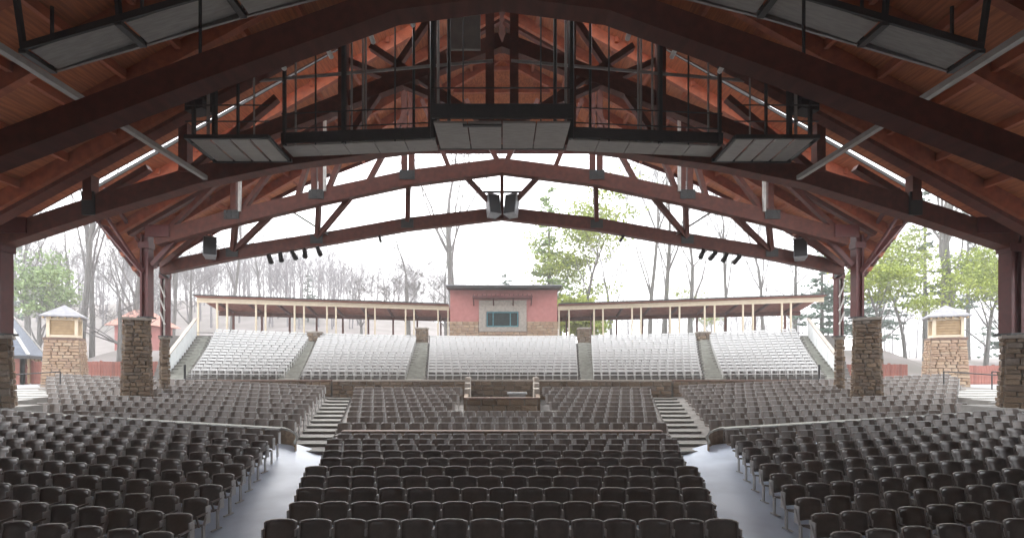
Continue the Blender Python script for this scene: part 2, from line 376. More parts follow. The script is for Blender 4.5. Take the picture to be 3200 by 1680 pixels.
# ------------------------------------------------------------------ stones
def stone_mesh(i):
    rr_ = random.Random(40+i); mb = MB()
    g = .86
    for z, k in ((0,1),(1,g)):
        for (x,y) in ((-.5,-.5),(0,-.53),(.5,-.5),(.53,0),(.5,.5),(0,.52),(-.5,.5),(-.52,0)):
            mb.v.append((x*k+rr_.uniform(-.05,.05), y*k+rr_.uniform(-.06,.06), z*(1+rr_.uniform(-.25,.25)) if z else 0))
    mb.v.append((rr_.uniform(-.1,.1),rr_.uniform(-.1,.1),1.2))
    for k in range(8): mb.f.append((k,(k+1)%8,8+(k+1)%8,8+k)); mb.f.append((8+k,8+(k+1)%8,16))
    return mb.mesh('stone','stone')
STONES = [stone_mesh(i) for i in range(5)]
PALE = []
for me in STONES:
    c = me.copy(); c.materials[0] = M['pale_stone']; PALE.append(c)
def stone_face(root, o, ex, ey, w0, w1, h, sw, sh, depth=.06, seed=0, bank=None):
    """stones on a face: o = bottom centre (world), ex = unit across, ey = unit up the face; widths at bottom and top"""
    rs = random.Random(seed); o = Vector(o)-root.location; ex = Vector(ex).normalized(); ey = Vector(ey).normalized(); n = ex.cross(ey)
    k = 0; y = 0
    while y < h-.04:
        ch = min(sh*rs.uniform(.75,1.3), h-y)
        if h-y-ch < sh*.45: ch = h-y
        w = lerp(w0,w1,(y+ch/2)/h); x = -w/2
        while x < w/2-.02:
            cw = sw*rs.uniform(.6,1.5)
            if w/2-x-cw < sw*.4: cw = w/2-x
            c = o+ex*(x+cw/2)+ey*(y+ch/2)
            ob = bpy.data.objects.new('stone', (bank or STONES)[rs.randrange(5)]); COL.objects.link(ob); ob.parent = root
            m = Matrix((ex*(cw*.93), ey*(ch*.9), n*depth*rs.uniform(.7,1.4))).transposed().to_4x4(); m.translation = c
            ob.matrix_local = m; k += 1
            x += cw
        y += ch
    return k
def pier(x, y, z0, z1, wb, wt, label, cap=True, sw=.42, sh=.25, group='stone piers under the roof posts', seed=1, turn=0):
    t = thing('stone_pier',(x,y,z0),label,'pier',group)
    b, c = wb/2-.05, wt/2-.05
    MB().hexa([(x-b,y-b,z0),(x+b,y-b,z0),(x+b,y+b,z0),(x-b,y+b,z0),(x-c,y-c,z1),(x+c,y-c,z1),(x+c,y+c,z1),(x-c,y+c,z1)]).part('core','mortar',t)
    h = z1-z0; k = (b-c)/h
    stone_face(t,(x,y-b,z0),(1,0,0),(0,k,1),wb-.1,wt-.1,h,sw,sh,.07,seed)
    s = -1 if x > 0 else 1
    stone_face(t,(x+s*b,y,z0),(0,s,0),(-s*k,0,1),wb-.1,wt-.1,h,sw,sh,.07,seed+1)
    stone_face(t,(x-s*b,y,z0),(0,-s,0),(s*k,0,1),wb-.1,wt-.1,h,sw*1.2,sh*1.2,.07,seed+2)
    if turn: t.rotation_euler = (0,0,-turn if x > 0 else turn)
    if cap: MB().box((x,y,z1+.06),(wt+.14,wt+.14,.12)).part('cap','coping',t)
    return t
for s, nm in ((-1,'left'),(1,'right')):
    pier(s*17.1,24.0,-2.3,2.1,1.22,.98,f'tapered brown stone pier under the rear {nm} roof post',sw=.3,sh=.17,seed=3+s,turn=rad(33))
    pier(18.5 if s > 0 else -18.15,18.0,-1.5,.95,1.5,1.3,f'wide stone pier at the {nm} edge of the picture',sw=.36,sh=.2,seed=11+s,turn=rad(40))
    pier(s*17.4,26.4,-2.2,1.35,.44,.38,f'slim stone pier just behind the rear {nm} pier',sw=.3,sh=.2,seed=17+s,turn=rad(33))
def column(x, y, z0, z1, w, label, m='post', pale=False):
    t = thing('roof_post',(x,y,z0),label,'post','posts carrying the roof trusses')
    mb = MB()
    mb.box((x-w*.36,y,(z0+z1)/2),(w*.22,w,z1-z0)).part('flange',m,t)
    MB().box((x+w*.36,y,(z0+z1)/2),(w*.22,w,z1-z0)).part('flange',m,t)
    MB().box((x,y+.02,(z0+z1)/2),(w*.5,w*.55,z1-z0)).part('web',m if not pale else 'lampwhite',t)
    MB().box((x,y,z0+.04),(w*1.35,w*1.35,.08)).part('base_plate','dark',t)
    MB().box((x,y-.02,z1-.5),(w*1.25,w*1.12,.28)).part('bracket',m,t)
    return t
for s, nm in ((-1,'left'),(1,'right')):
    t = column(s*16.65,24.0,2.2,6.1,.40,f'dark red steel post on the rear {nm} tapered pier')
    for (x,y,z,w) in ((17.75,22.7,6.3,.2),(17.3,22.4,6.5,.1)):
        MB().beam((s*16.75,23.9,4.35),(s*x,y,z),w,w).part('raking_strut','post',t)
    MB().beam((s*16.4,24,4.7),(s*14.9,24,6.3),.2,.2,(0,1,0)).part('knee_brace','post',t)
    t = column(17.9 if s > 0 else -17.62,18.0,1.05,4.6,.48,f'dark red steel post at the {nm} edge of the picture')
    MB().beam((s*18.4,18,2.9),(s*20.3,18,4.4),.14,.14,(0,1,0)).part('knee_brace','post',t)
    MB().beam((s*18.15,17.6,3.4),(s*17.6,14.6,5.0),.16,.16).part('knee_brace','pipe',t)
    t = column(s*17.35,26.4,1.45,5.1,.34,f'slim pale and red post behind the rear {nm} post',pale=True)
    MB().beam((s*17.1,26.2,4.6),(s*16.9,25.4,4.7),.18,.26).part('bracket','dark',t)
    for z in (2.1,2.8,3.5):
        MB().beam((s*17.22,26.15,z),(s*17.48,26.15,z+.65),.06,.06,(0,1,0)).part('lattice_bar','lampwhite',t)
    t = column(s*14.2,9.5,-3,2.4,.6,f'roof post of the nearest truss, outside the {nm} edge')

# ------------------------------------------------------------------ catwalks
cw = thing('catwalk',(0,16.6,7.0),'hanging steel catwalk with grey floor panels below the middle truss','catwalk','steel catwalks')
def cpanel(pts, th=.06, m='panel', name='floor_panel', root=None):
    return MB().hexa([(x,y,z) for x,y,z in pts]+[(x,y,z+th) for x,y,z in pts]).part(name,m,root or cw)
for i in range(4):
    a, b = -2.12+1.06*i+.02, -2.12+1.06*(i+1)-.02
    cpanel([(a,15.7,7.43),(b,15.7,7.43),(b,17.6,7.43),(a,17.6,7.43)])
mb = MB()
mb.beam((-2.15,15.65,7.75),(2.15,15.65,7.75),.08,.42).beam((-2.15,17.6,7.5),(2.15,17.6,7.5),.08,.16)
for s in (-1,1):
    n = 5
    for i in range(n):
        a, b = 2.2+1.0*i, 2.2+1.0*(i+1)-.03; za, zb = lerp(7.38,7.16,i/n), lerp(7.38,7.16,(i+1)/n)
        cpanel([(s*a,16.75,za),(s*b,16.75,zb),(s*b,17.6,zb),(s*a,17.6,za)])
    mb.beam((s*2.15,16.7,7.60),(s*7.2,16.7,7.40),.07,.34)
    for i in range(4):
        a, b = 7.25+.62*i, 7.25+.62*(i+1)-.09
        cpanel([(s*a,15.85,6.98),(s*b,15.85,6.98),(s*(b+.1),17.6,6.98),(s*(a+.1),17.6,6.98)])
    mb.beam((s*7.2,15.8,7.05),(s*9.8,15.8,7.05),.07,.12).beam((s*7.2,17.55,7.03),(s*9.9,17.55,7.0),.07,.12)
    for x in (7.2,9.8): mb.beam((s*x,15.8,7.05),(s*(x+.1),17.6,7.04),.06,.1)
mb.part('edge_beam','dark',cw)
def zc2(x): return 7.45 if x < 2.2 else (lerp(7.38,7.16,(x-2.2)/5) if x < 7.2 else 7.0)
for s in (-1,1):
    for (x, r, m, y) in ((2.26,.10,'dark',16.7),(1.97,.045,'pipe',15.8),(1.64,.06,'dark',15.8),(1.2,.025,'dark',15.8),(5.18,.09,'dark',16.75),(4.92,.04,'pipe',16.75),(4.70,.04,'pipe',17.3),(4.46,.04,'pipe',16.75),(8.98,.09,'dark',16.0),(9.18,.05,'pipe',16.0),(8.2,.05,'dark',15.9),(9.75,.07,'dark',16.2),(7.1,.07,'dark',16.7),(6.75,.035,'pipe',16.75),(6.1,.03,'dark',16.75),(3.5,.03,'dark',16.75),(3.0,.05,'dark',17.4),(7.7,.03,'pipe',15.9)):
        MB().tube((s*x,y,zc2(x)),(s*x,y,fz(x)-.5),r,n=5).part('hanger_rod',m,cw)
    for hgt, m in ((1.05,'dark'),(.55,'dark')):
        mb = MB()
        for a,b,y in ((0,2.15,15.7),(2.2,7.2,16.72),(7.2,9.8,15.85)): mb.tube((s*a,y,zc2(a+.01)+hgt),(s*b,y,zc2(b-.01)+hgt),.022,n=5)
        mb.part('hand_rail',m,cw)
    MB().tube((s*.3,16.9,10.05),(s*9.0,16.9,9.3),.05,n=6).part('lighting_pipe','pipe',cw)
MB().box((-1.25,17.3,11.8),(1.05,.12,2.3)).part('equipment_panel','panel',cw)
MB().box((-1.25,17.22,12.3),(1.05,.04,.06)).part('panel_rail','dark',cw)
MB().beam((.0,15.72,7.36),(-1.2,15.72,7.36),.1,.06).part('cable_tray','dark',cw)

c1 = thing('catwalk',(0,11.6,6.8),'upper catwalk with long grey panels rising past the nearest truss','catwalk','steel catwalks')
for s in (-1,1):
    st = [(10.5,6.91),(8.4,7.52),(6.05,8.2),(3.0,8.95),(.3,9.35)]
    for (a,za),(b,zb) in zip(st, st[1:]):
        a2, b2 = a-.14, b+.14
        mb = MB().hexa([(s*a2,11.25,za),(s*b2,11.25,zb),(s*b2,11.95,zb),(s*a2,11.95,za),(s*a2,11.25,za+.06),(s*b2,11.25,zb+.06),(s*b2,11.95,zb+.06),(s*a2,11.95,za+.06)])
        mb.part('floor_panel','panel',c1)
        MB().beam((s*a,11.2,za-.03),(s*a,12.0,za-.03),.16,.1).part('cross_beam','dark',c1)
        MB().beam((s*a,11.2,za+.05),(s*b,11.2,zb+.05),.06,.15).part('edge_beam','dark',c1)
        MB().beam((s*a,12.0,za+.02),(s*b,12.0,zb+.02),.06,.14).part('edge_beam','pipe',c1)
        MB().tube((s*a,11.25,za),(s*a,11.0,fz(a)-.3),.07,n=5).part('hanger_rod','dark',c1)
        MB().tube((s*a,11.95,za),(s*a,11.95,fz(a)-.3),.04,n=5).part('hanger_rod','dark',c1)
for s, nm in ((-1,'left'),(1,'right')):
    MB().beam((s*10.2,4,6.45),(s*10.2,17.6,6.45),.16,.14).solo('service_pipe','pipe',f'long pale grey pipe running back under the roof on the {nm}','pipe','service pipes under the roof')
    # line-array speakers beside the middle truss
    t = thing('hanging_loudspeaker',(s*9.55,16.3,8.3),f'black loudspeaker stack hanging beside the sky slit on the {nm}','loudspeaker','hanging loudspeaker stacks')
    for k in range(4):
        MB().box((s*(9.55+.05*k),16.3+.05*k,9.15-.3*k),(.72,.5,.27),s*.3).part('cabinet','black',t)
    MB().tube((s*9.55,16.3,9.3),(s*9.55,16.3,fz(9.5)-.2),.03,n=5).part('hanger_rod','dark',t)
    MB().beam((s*9.1,16.3,9.36),(s*10,16.3,9.36),.06,.06).part('rigging_bar','dark',t)
# tube fixtures on the back of the nearest truss
for i,(u,v,w_) in enumerate(((327,49,'fourth'),(279,61,'outermost'),(370,34,'second'),(412,21,'innermost'),(676,49,'second'),(725,64,'outermost'),(629,35,'innermost'))):
    y = 11.0; x = (u-502)/512*y; z = (365-v)/512*y; sd_ = 'left' if x < 0 else 'right'
    if w_ == 'fourth': w_ = 'third'
    t = thing('tube_light',(x,y,z),f'{w_} white tube fixture on the {sd_} side of the nearest truss','light fixture','white tube fixtures')
    L = .28 if i not in (3,6) else .14
    MB().tube((x,y-L,z+.06),(x,y+L,z-.0),.055,n=8).part('housing','lampwhite',t)
    MB().beam((x,y,z+.05),(x,y,z+.35),.03,.03).part('bracket','dark',t)

# ------------------------------------------------------------------ loudspeakers and spotlights on the rear truss
def cab(x, y, z, w, h, d, rz_, label, hang):
    t = thing('loudspeaker',(x,y,z),label,'loudspeaker','loudspeakers on the rear truss')
    mt = Matrix.Translation((x,y,z)) @ Matrix.Rotation(rz_,4,'Z') @ Matrix.Rotation(rad(-12),4,'X')
    b = MB().hexa([(-w/2,-d/2,-h/2),(w/2,-d/2,-h/2),(w*.36,d/2,-h/2),(-w*.36,d/2,-h/2),(-w/2,-d/2,h/2),(w/2,-d/2,h/2),(w*.36,d/2,h/2),(-w*.36,d/2,h/2)])
    MB().add(b,mt).part('cabinet','grey_cab',t)
    MB().add(MB().box((0,-d/2-.02,0),(w*.9,.03,h*.9)),mt).part('grille','black',t)
    MB().add(MB().box((0,0,h/2+.04),(w*.5,d*.7,.06)),mt).part('bracket','dark',t)
    MB().tube((x,y,z+h/2),(x,y,z+hang),.035,n=5).part('hanger_rod','dark',t)
cab(-14.1,24.75,5.68,.58,.98,.5,rad(25),'grey and black loudspeaker hung near the left end of the rear truss',1.2)
cab(14.4,24.75,5.6,.58,.98,.5,rad(-25),'grey and black loudspeaker hung near the right end of the rear truss',1.2)
cab(-.46,24.7,7.68,.62,1.02,.5,rad(28),'left one of the loudspeaker pair at the truss peak',.72)
cab(.50,24.7,7.68,.62,1.02,.5,rad(-28),'right one of the loudspeaker pair at the truss peak',.72)
MB().beam((-.9,24.7,8.36),(.95,24.7,8.36),.09,.08).solo('speaker_bar','dark','dark hanging bar above the loudspeaker pair at the truss peak','bar')
MB().tube((0,24.7,8.3),(0,24.7,9.0),.07,n=6).solo('hanging_pole','pipe','short grey pole holding the speaker bar at the truss peak','pole')
spots = [(270,'outermost','left'),(281,'second','left'),(294,'third','left'),(305,'fourth','left'),(319,'innermost','left'),(380,'lone','left'),(622,'lone','right'),(702,'innermost','right'),(713,'second','right'),(725,'third','right'),(737,'outermost','right')]
for u, w_, sd_ in spots:
    x = (u-502)*KB; z = interp(C4,abs(x))-.30
    lab = f'{w_} black spotlight of the {sd_} cluster under the rear truss' if w_ != 'lone' else f'single small black spotlight under the rear truss, {sd_} of the peak'
    t = thing('spotlight',(x,25.15,z),lab,'spotlight','spotlights under the rear truss')
    k = .6 if w_ == 'lone' else 1
    a = R.uniform(-.5,.5)
    MB().tube((x,25.15,z+.05),(x,25.15,z-.14*k),.035,n=5).part('clamp','dark',t)
    MB().tube((x-.14*k*a,25.0,z-.12*k),(x+.17*k*a,25.4,z-.38*k),.10*k,.13*k,n=8).part('lamp_housing','black',t)

# ------------------------------------------------------------------ chairs
def chair_parts():
    # origin on the floor under the seat, sitter faces -Y; concave shell back
    w, th = .262, .028
    back = MB(); nx, nz = 6, 4
    def P(i, j, o):
        t = (i/nx-.5)*2; s_ = j/nz
        xx = w*t*(1-.05*(1-s_)); cur = .085*(1-t*t)
        z = .46+.40*s_; 
        if abs(t) > .99 and j in (0,nz): z += -.018 if j == nz else .02
        return (xx, .17+.10*s_+cur-(.02 if j == nz else 0)+o, z)
    F = [[P(i,j,0) for i in range(nx+1)] for j in range(nz+1)]; B = [[P(i,j,th) for i in range(nx+1)] for j in range(nz+1)]
    n = (nx+1); back.v = [p for r_ in F for p in r_]+[p for r_ in B for p in r_]; o = n*(nz+1)
    for j in range(nz):
        for i in range(nx):
            a = j*n+i; back.f.append((a,a+1,a+n+1,a+n)); back.f.append((o+a+n,o+a+n+1,o+a+1,o+a))
    for i in range(nx):
        back.f.append((i,o+i,o+i+1,i+1)); a = nz*n+i; back.f.append((a,a+1,o+a+1,o+a))
    for j in range(nz):
        a = j*n; back.f.append((a,a+n,o+a+n,o+a)); a += nx; back.f.append((a,o+a,o+a+n,a+n))
    seat = MB(); a = rad(14)
    for k in range(2):
        pass
    ys_ = (-.24,-.2,0,.18); zz = (.40,.435,.425,.40)
    for y, z in zip(ys_, zz):
        for x in (-.22,0,.22): seat.v.append((x,y,z-(.012 if x == 0 else 0)))
    for y, z in zip(ys_, zz):
        for x in (-.22,0,.22): seat.v.append((x,y,z-.04))
    for j in range(3):
        for i in range(2):
            q = j*3+i; seat.f.append((q,q+1,q+4,q+3)); seat.f.append((12+q+3,12+q+4,12+q+1,12+q))
    for i in range(2): seat.f.append((i,12+i,12+i+1,i+1)); seat.f.append((9+i,9+i+1,21+i+1,21+i))
    for j in range(3): q = j*3; seat.f.append((q,q+3,q+15,q+12)); q += 2; seat.f.append((q,q+12,q+15,q+3))
    leg = MB()   # standard between two seats: foot, upright, arm
    leg.box((.272,.10,.20),(.03,.07,.40)).box((.272,.06,.012),(.05,.30,.024))
    leg.beam((.272,.12,.38),(.272,.24,.70),.026,.05,(1,0,0))
    arm = MB().beam((.272,.235,.625),(.272,-.10,.61),.045,.03).beam((.272,-.09,.60),(.272,-.02,.40),.024,.03,(1,0,0))
    leg.box((.280,.215,.58),(.026,.13,.34))
    rim_hl = MB()  # pale strips along top and sides of the back, a painted rim highlight
    for j in range(nz): rim_hl.beam(Vector(P(0,j,.0)),Vector(P(0,j+1,.0)),.024,.02).beam(Vector(P(nx,j,.0)),Vector(P(nx,j+1,.0)),.024,.02)
    for i in range(nx): rim_hl.beam(Vector(P(i,nz,.012)),Vector(P(i+1,nz,.012)),.03,.022)
    return back, seat, leg, arm, rim_hl
CB, CS, CL, CA, CT = chair_parts()
ME = [('backrest',CB.mesh('backrest','chair',smooth=True)),('seat',CS.mesh('seat','chair')),('standard',CL.mesh('standard','chair_frame')),('armrest',CA.mesh('armrest','chair')),('highlight_strip',CT.mesh('highlight_strip','chair_highlight'))]
slots = []      # (depth, x, y, z, rz, label)
def in_view(x, y, z): 
    u = 502+512*x/y; v = 365-512*z/y
    return -30 < u < 1054 and v < 548
def near_pier(x, y):
    for s in (-1,1):
        if abs(x-s*17.1) < .85 and abs(y-24.0) < .8: return True
        if abs(x-s*18.15) < 1.25 and abs(y-18.0) < 1.4: return True
        if abs(x-s*17.4) < .5 and abs(y-26.4) < .75: return True
    return False
# centre block, front and rear tier
rows = [(8.2+.985*i, 'front') for i in range(10)]+[(19.75+1.13*i,'rear') for i in range(9)]
for ri,(y,tier) in enumerate(rows):
    n = int((2*xc(y)-.1)/.56); k = 0
    for i in range(n):
        x = (i-(n-1)/2)*.56+R.uniform(-.015,.015)
        if y > 22.9 and abs(x) < 2.35: continue
        k += 1
        slots.append((y,x,y,floor_z(x,y),0,f'brown chair, {ordn(k)} from the left in the {ordn(ri+1)} row of the centre block'))
for s, nm in ((-1,'left'),(1,'right')):
    rows = [(7.35+.82*i,'front') for i in range(12)]+[(19.2+1.13*i,'rear') for i in range(9)]
    for ri,(y,tier) in enumerate(rows):
        xo = 1.06*y+1.5 if tier == 'front' else lerp(17.6,25.2,(y-19.2)/9.2)
        if tier == 'front': xo = min(xo, 17.0)
        x = xin(y)+.3; k = 0
        while x < xo:
            k += 1
            if in_view(s*x,y,floor_z(x,y)+.85) and not near_pier(s*x,y) and not (17.2 < x and y < 19.5):
                slots.append((y,s*x,y,floor_z(x,y),s*rad(6) if tier == 'front' else s*rad(4),f'brown chair, {ordn(k)} from the aisle in the {ordn(ri+1)} row of the {nm} block'))
            x += .52+(.06 if ri % 2 and k < 5 else 0)
slots.sort(key=lambda t: t[0])
rest = MB()
CR = MB()
# far chairs: same outline with fewer faces
def low_chair():
    b = MB(); w = .25
    for j,(z,y) in enumerate(((.46,.18),(.84,.26),(.865,.245))):
        for t,c in ((-1,0),(-.5,.07),(.5,.07),(1,0)): b.v.append((w*t*(.97 if j == 2 else 1), y+c, z-(.03 if j == 2 and abs(t) == 1 else 0)))
    for j in range(2):
        for i in range(3): a = j*4+i; b.f.append((a,a+1,a+5,a+4))
    b.box((0,-.02,.41),(.44,.40,.05))
    return b
LC = low_chair(); LCF = MB().box((.268,.10,.2),(.03,.08,.4)).box((.268,.22,.60),(.026,.12,.36)).beam((-.24,.245,.865),(.24,.245,.865),.03,.02)  # top strip in frame grey repeats the painted rim highlight
restf = MB()
for i, (d, x, y, z, r_, lab) in enumerate(slots):
    if i < 300:
        t = bpy.data.objects.new('auditorium_chair', None); t.empty_display_size = .2; COL.objects.link(t)
        t.location = (x,y,z); t.rotation_euler = (0,0,r_+R.uniform(-.02,.02))
        tag(t, lab, 'chair', 'brown chairs of the lower seating')
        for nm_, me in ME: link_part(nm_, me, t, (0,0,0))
        lead = abs(abs(x)-xin(y)-.3) < .05 or (abs(x) < xin(y)-1 and abs(x) > xc(y)-.62)
        if lead or (abs(x) < xc(y) and i % 7 == 0):
            pass
        if abs(x) > xin(y)-.2 and abs(abs(x)-xin(y)-.3) < .05 and x > 0: link_part('standard', ME[2][1], t, (-.544,0,0))
        if abs(x) < xc(y) and x < 0 and abs(x)+.62 > xc(y)-.05: link_part('standard', ME[2][1], t, (-.544,0,0))
    else:
        mt = Matrix.Translation((x,y,z)) @ Matrix.Rotation(r_,4,'Z')
        rest.add(LC, mt); restf.add(LCF, mt)
o = rest.solo('auditorium_chairs','chair','rows of brown chairs filling the rear of the lower seating','chairs',None,'stuff')
restf.part('standards','chair_frame',o)['kind'] = 'stuff'
print('dark chairs', len(slots))

# ------------------------------------------------------------------ aisle stairs of the lower rear tier
for s, nm in ((-1,'left'),(1,'right')):
    t = thing('aisle_stairs',(s*7.2,18.5,-3.2),f'{nm} concrete aisle steps between the brown seating blocks','stairs','aisle steps in the lower seating')
    for k in range(12):
        y0 = 17.9+1.0*k; y1 = y0+1.02; z = lerp(-3.02,-1.88,k/11)+.03
        a0, a1, b0, b1 = xc(y0)+.05, xin(y0)-.05, xc(y1)+.05, xin(y1)-.05
        MB().hexa([(s*a0,y0,z-.5),(s*a1,y0,z-.5),(s*b1,y1,z-.5),(s*b0,y1,z-.5),(s*a0,y0,z),(s*a1,y0,z),(s*b1,y1,z),(s*b0,y1,z)]).part('step','step',t)
        MB().hexa([(s*a0,y0-.03,z-.03),(s*a1,y0-.03,z-.03),(s*a1,y0+.10,z-.03),(s*a0,y0+.10,z-.03),(s*a0,y0-.03,z+.012),(s*a1,y0-.03,z+.012),(s*a1,y0+.10,z+.012),(s*a0,y0+.10,z+.012)]).part('nosing','pale_step',t)

# ------------------------------------------------------------------ low stone walls between the tiers
def wall(name, p, q, z0p, z0q, z1p, z1q, th, label, sw, sh, seed, copm='coping', group=None, cope=.07):
    p = Vector((p[0],p[1],0)); q = Vector((q[0],q[1],0)); c = (p+q)/2; d = (q-p).normalized(); n = Vector((d.y,-d.x,0))
    t = thing(name,(c.x,c.y,min(z0p,z0q)),label,'wall',group)
    a = n*(th/2-.03)
    def V(b, z): return (b.x,b.y,z)
    MB().hexa([V(p+a,z0p),V(q+a,z0q),V(q-a,z0q),V(p-a,z0p),V(p+a,z1p),V(q+a,z1q),V(q-a,z1q),V(p-a,z1p)]).part('core','mortar',t)
    o = c+a; L = (q-p).length; h = min(z1p-z0p, z1q-z0q)
    ex = (Vector((q.x,q.y,(z0q+z1q)/2))-Vector((p.x,p.y,(z0p+z1p)/2))).normalized()
    zc = (z0p+z0q+z1p+z1q)/4-h/2
    stone_face(t,(o.x,o.y,zc),ex,(0,0,1),L,L,h,sw,sh,.05,seed)
    a2 = n*(th/2+.05)
    MB().hexa([V(p+a2,z1p),V(q+a2,z1q),V(q-a2,z1q),V(p-a2,z1p),V(p+a2,z1p+cope),V(q+a2,z1q+cope),V(q-a2,z1q+cope),V(p-a2,z1p+cope)]).part('coping',copm,t)
    return t
YW = 18.42
wall('stone_wall',(-5.75,YW),(5.75,YW),-3.25,-3.25,-2.36,-2.36,.3,'low stone wall across the middle of the centre block',.5,.25,21,copm='brown_wall',cope=.03,group='low stone walls between the tiers')
for s, nm in ((-1,'left'),(1,'right')):
    p, q = (s*7.9,YW), (s*17.1,YW-.1)
    zi, zo = floor_z(7.9,18.3), floor_z(17.1,18.3)
    A = (p,q,zi-.1,zo-.1,-2.28,-1.72) if s > 0 else (q,p,zo-.1,zi-.1,-1.72,-2.28)
    t = wall('stone_wall',*A,.3,f'long low stone wall with light coping through the {nm} seating block',.4,.17,30+s,copm='pale_step',cope=.045,group='low stone walls between the tiers')
    # curved wing wall beside the aisle steps
    t = thing('wing_wall',(s*7.4,17.9,floor_z(7.4,17.6)),f'curved stone wing wall beside the {nm} aisle steps','wall','curved wing walls')
    core = MB(); top = MB(); pr = None
    for k in range(7):
        a = rad(90*k/6); x = 7.9-.85*math.sin(a); y = YW-.85*(1-math.cos(a)); z1 = -2.28-.42*(k/6)**1.5
        if pr:
            xa,ya,za = pr
            core.hexa([(s*xa,ya-.13,-3.3),(s*x,y-.13,-3.3),(s*x+s*.12,y+.13,-3.3),(s*xa+s*.12,ya+.13,-3.3),(s*xa,ya-.13,za),(s*x,y-.13,z1),(s*x+s*.12,y+.13,z1),(s*xa+s*.12,ya+.13,za)])
            top.hexa([(s*xa,ya-.17,za),(s*x-s*.05,y-.17,z1),(s*x+s*.16,y+.15,z1),(s*xa+s*.16,ya+.15,za),(s*xa,ya-.17,za+.07),(s*x-s*.05,y-.17,z1+.07),(s*x+s*.16,y+.15,z1+.07),(s*xa+s*.16,ya+.15,za+.07)])
        pr = (x,y,z1)
    core.part('body','stone',t); top.part('coping','pale_step',t)
# wall at the back of the lower seating
for (x0,x1,nm,sd_) in ((-18.8,-10.0,'left end',41),(-9.9,-2.15,'left half',42),(2.15,9.9,'right half',43),(10.0,18.8,'right end',44)):
    wall('retaining_wall',(x0,30.05),(x1,30.05),-2.15,-2.15,-.93,-.93,.34,f'brown stone retaining wall below the upper seats, {nm}',.55,.24,sd_,group='retaining walls below the upper seats',copm='coping' if 'half' in nm else 'brown_wall',cope=.1)
# sound mixing pit
t = thing('mixing_pit',(0,26.5,-2.5),'stone mixing pit with two pale stepped cheek walls in the centre block','pit')
zf = floor_z(0,23.6)
MB().box((0,23.9,(zf-.2-1.55)/2),(3.3,.3,-1.55-zf+.2)).part('front_wall','mortar',t)
stone_face(t,(0,23.74,zf-.1),(1,0,0),(0,0,1),3.3,3.3,-1.55-zf+.1,.5,.24,.05,51)
MB().box((0,30.0,-1.5),(4.2,.3,1.2)).part('back_wall','mortar',t)
stone_face(t,(0,29.84,-2.05),(1,0,0),(0,0,1),4.1,4.1,1.15,.5,.26,.05,52)
MB().box((0,23.88,-1.52),(3.4,.4,.07)).part('coping','brown_wall',t)
MB().box((0,30.0,-.87),(4.3,.44,.1)).part('coping','coping',t)
for s in (-1,1):
    MB().hexa([(s*1.6,24,-2.6),(s*1.8,24,-2.6),(s*2.1,30.1,-2.4),(s*1.9,30.1,-2.4),(s*1.6,24,-1.5),(s*1.8,24,-1.5),(s*2.1,30.1,-1.4),(s*1.9,30.1,-1.4)]).part('side_wall','stone',t)
    for (y0,y1,z) in ((26.5,27.7,-1.2),(27.7,28.9,-.95),(28.9,30.2,-.68)):
        MB().box((s*(1.78+.06*(y0-26)),(y0+y1)/2,z-.25),(.28,y1-y0,.5)).part('cheek_block','coping',t)
MB().box((.85,28.6,-1.55),(1.1,.6,.1)).box((.85,28.6,-1.9),(.9,.45,.6)).part('control_desk','grey_cab',t)

# ------------------------------------------------------------------ upper seating
NR = 15
def up_d(x, i): return 31.2+.80*i-.0052*x*x*(i/14)
def up_z(x, i): return -.95+.195*i+.0008*x*x*(.35+.65*i/14)
BL = [('far left upper block',-19.0,-13.3,-22.4,-15.4),('second upper block from left',-12.2,-5.9,-14.8,-7.05),('middle upper block',-4.55,4.65,-5.95,6.1),('second upper block from right',5.6,12.2,7.35,15.6),('far right upper block',13.5,19.5,16.6,22.9)]
mb = MB()
nX = 41
xsU = [lerp(-1,1,k/(nX-1)) for k in range(nX)]
def upx(t, i): return t*lerp(21.0,25.6,i/14)
for i in range(NR+1):
    for t_ in xsU:
        x = upx(t_, i); y = up_d(x,i)-.55
        for zz in (up_z(x,i-1) if i else -1.2, up_z(x,min(i,NR-1))): mb.v.append((x,y,zz))
n2 = nX*2
for i in range(NR+1):
    for k in range(nX-1):
        a = i*n2+2*k; mb.f.append((a,a+2,a+3,a+1))
        if i < NR: b = (i+1)*n2+2*k; mb.f.append((a+1,a+3,b+2,b))
for k in range(nX-1):      # top concourse
    a = NR*n2+2*k+1
    x0, x1 = upx(xsU[k],15), upx(xsU[k+1],15); b = len(mb.v)
    mb.v += [(x0,54,up_z(x0,14)),(x1,54,up_z(x1,14))]; mb.f.append((a,a+2,b+1,b))
struct('upper_terrace', mb, 'step')
mb = MB().hexa([(-20.6,30.2,-2),(20.6,30.2,-2),(20.6,30.75,-2),(-20.6,30.75,-2),(-20.6,30.2,-.96),(20.6,30.2,-.96),(20.6,30.75,-.955),(-20.6,30.75,-.955)])
struct('cross_aisle', mb, 'concrete_rough')
WCH = MB()
for j,(z,y) in enumerate(((.555,.16),(.69,.22))):
    for t_,c in ((-1,0),(-.5,.05),(.5,.05),(1,0)): WCH.v.append((.246*t_,y+c,z))
for i in range(3): WCH.f.append((i,i+1,i+5,i+4))
WCH.box((0,-.04,.36),(.44,.38,.05)).box((.235,.14,.30),(.03,.07,.58)).box((-.235,.14,.30),(.03,.07,.58))
wme = WCH.mesh('bleacher_chair','white_chair')
rest = MB()
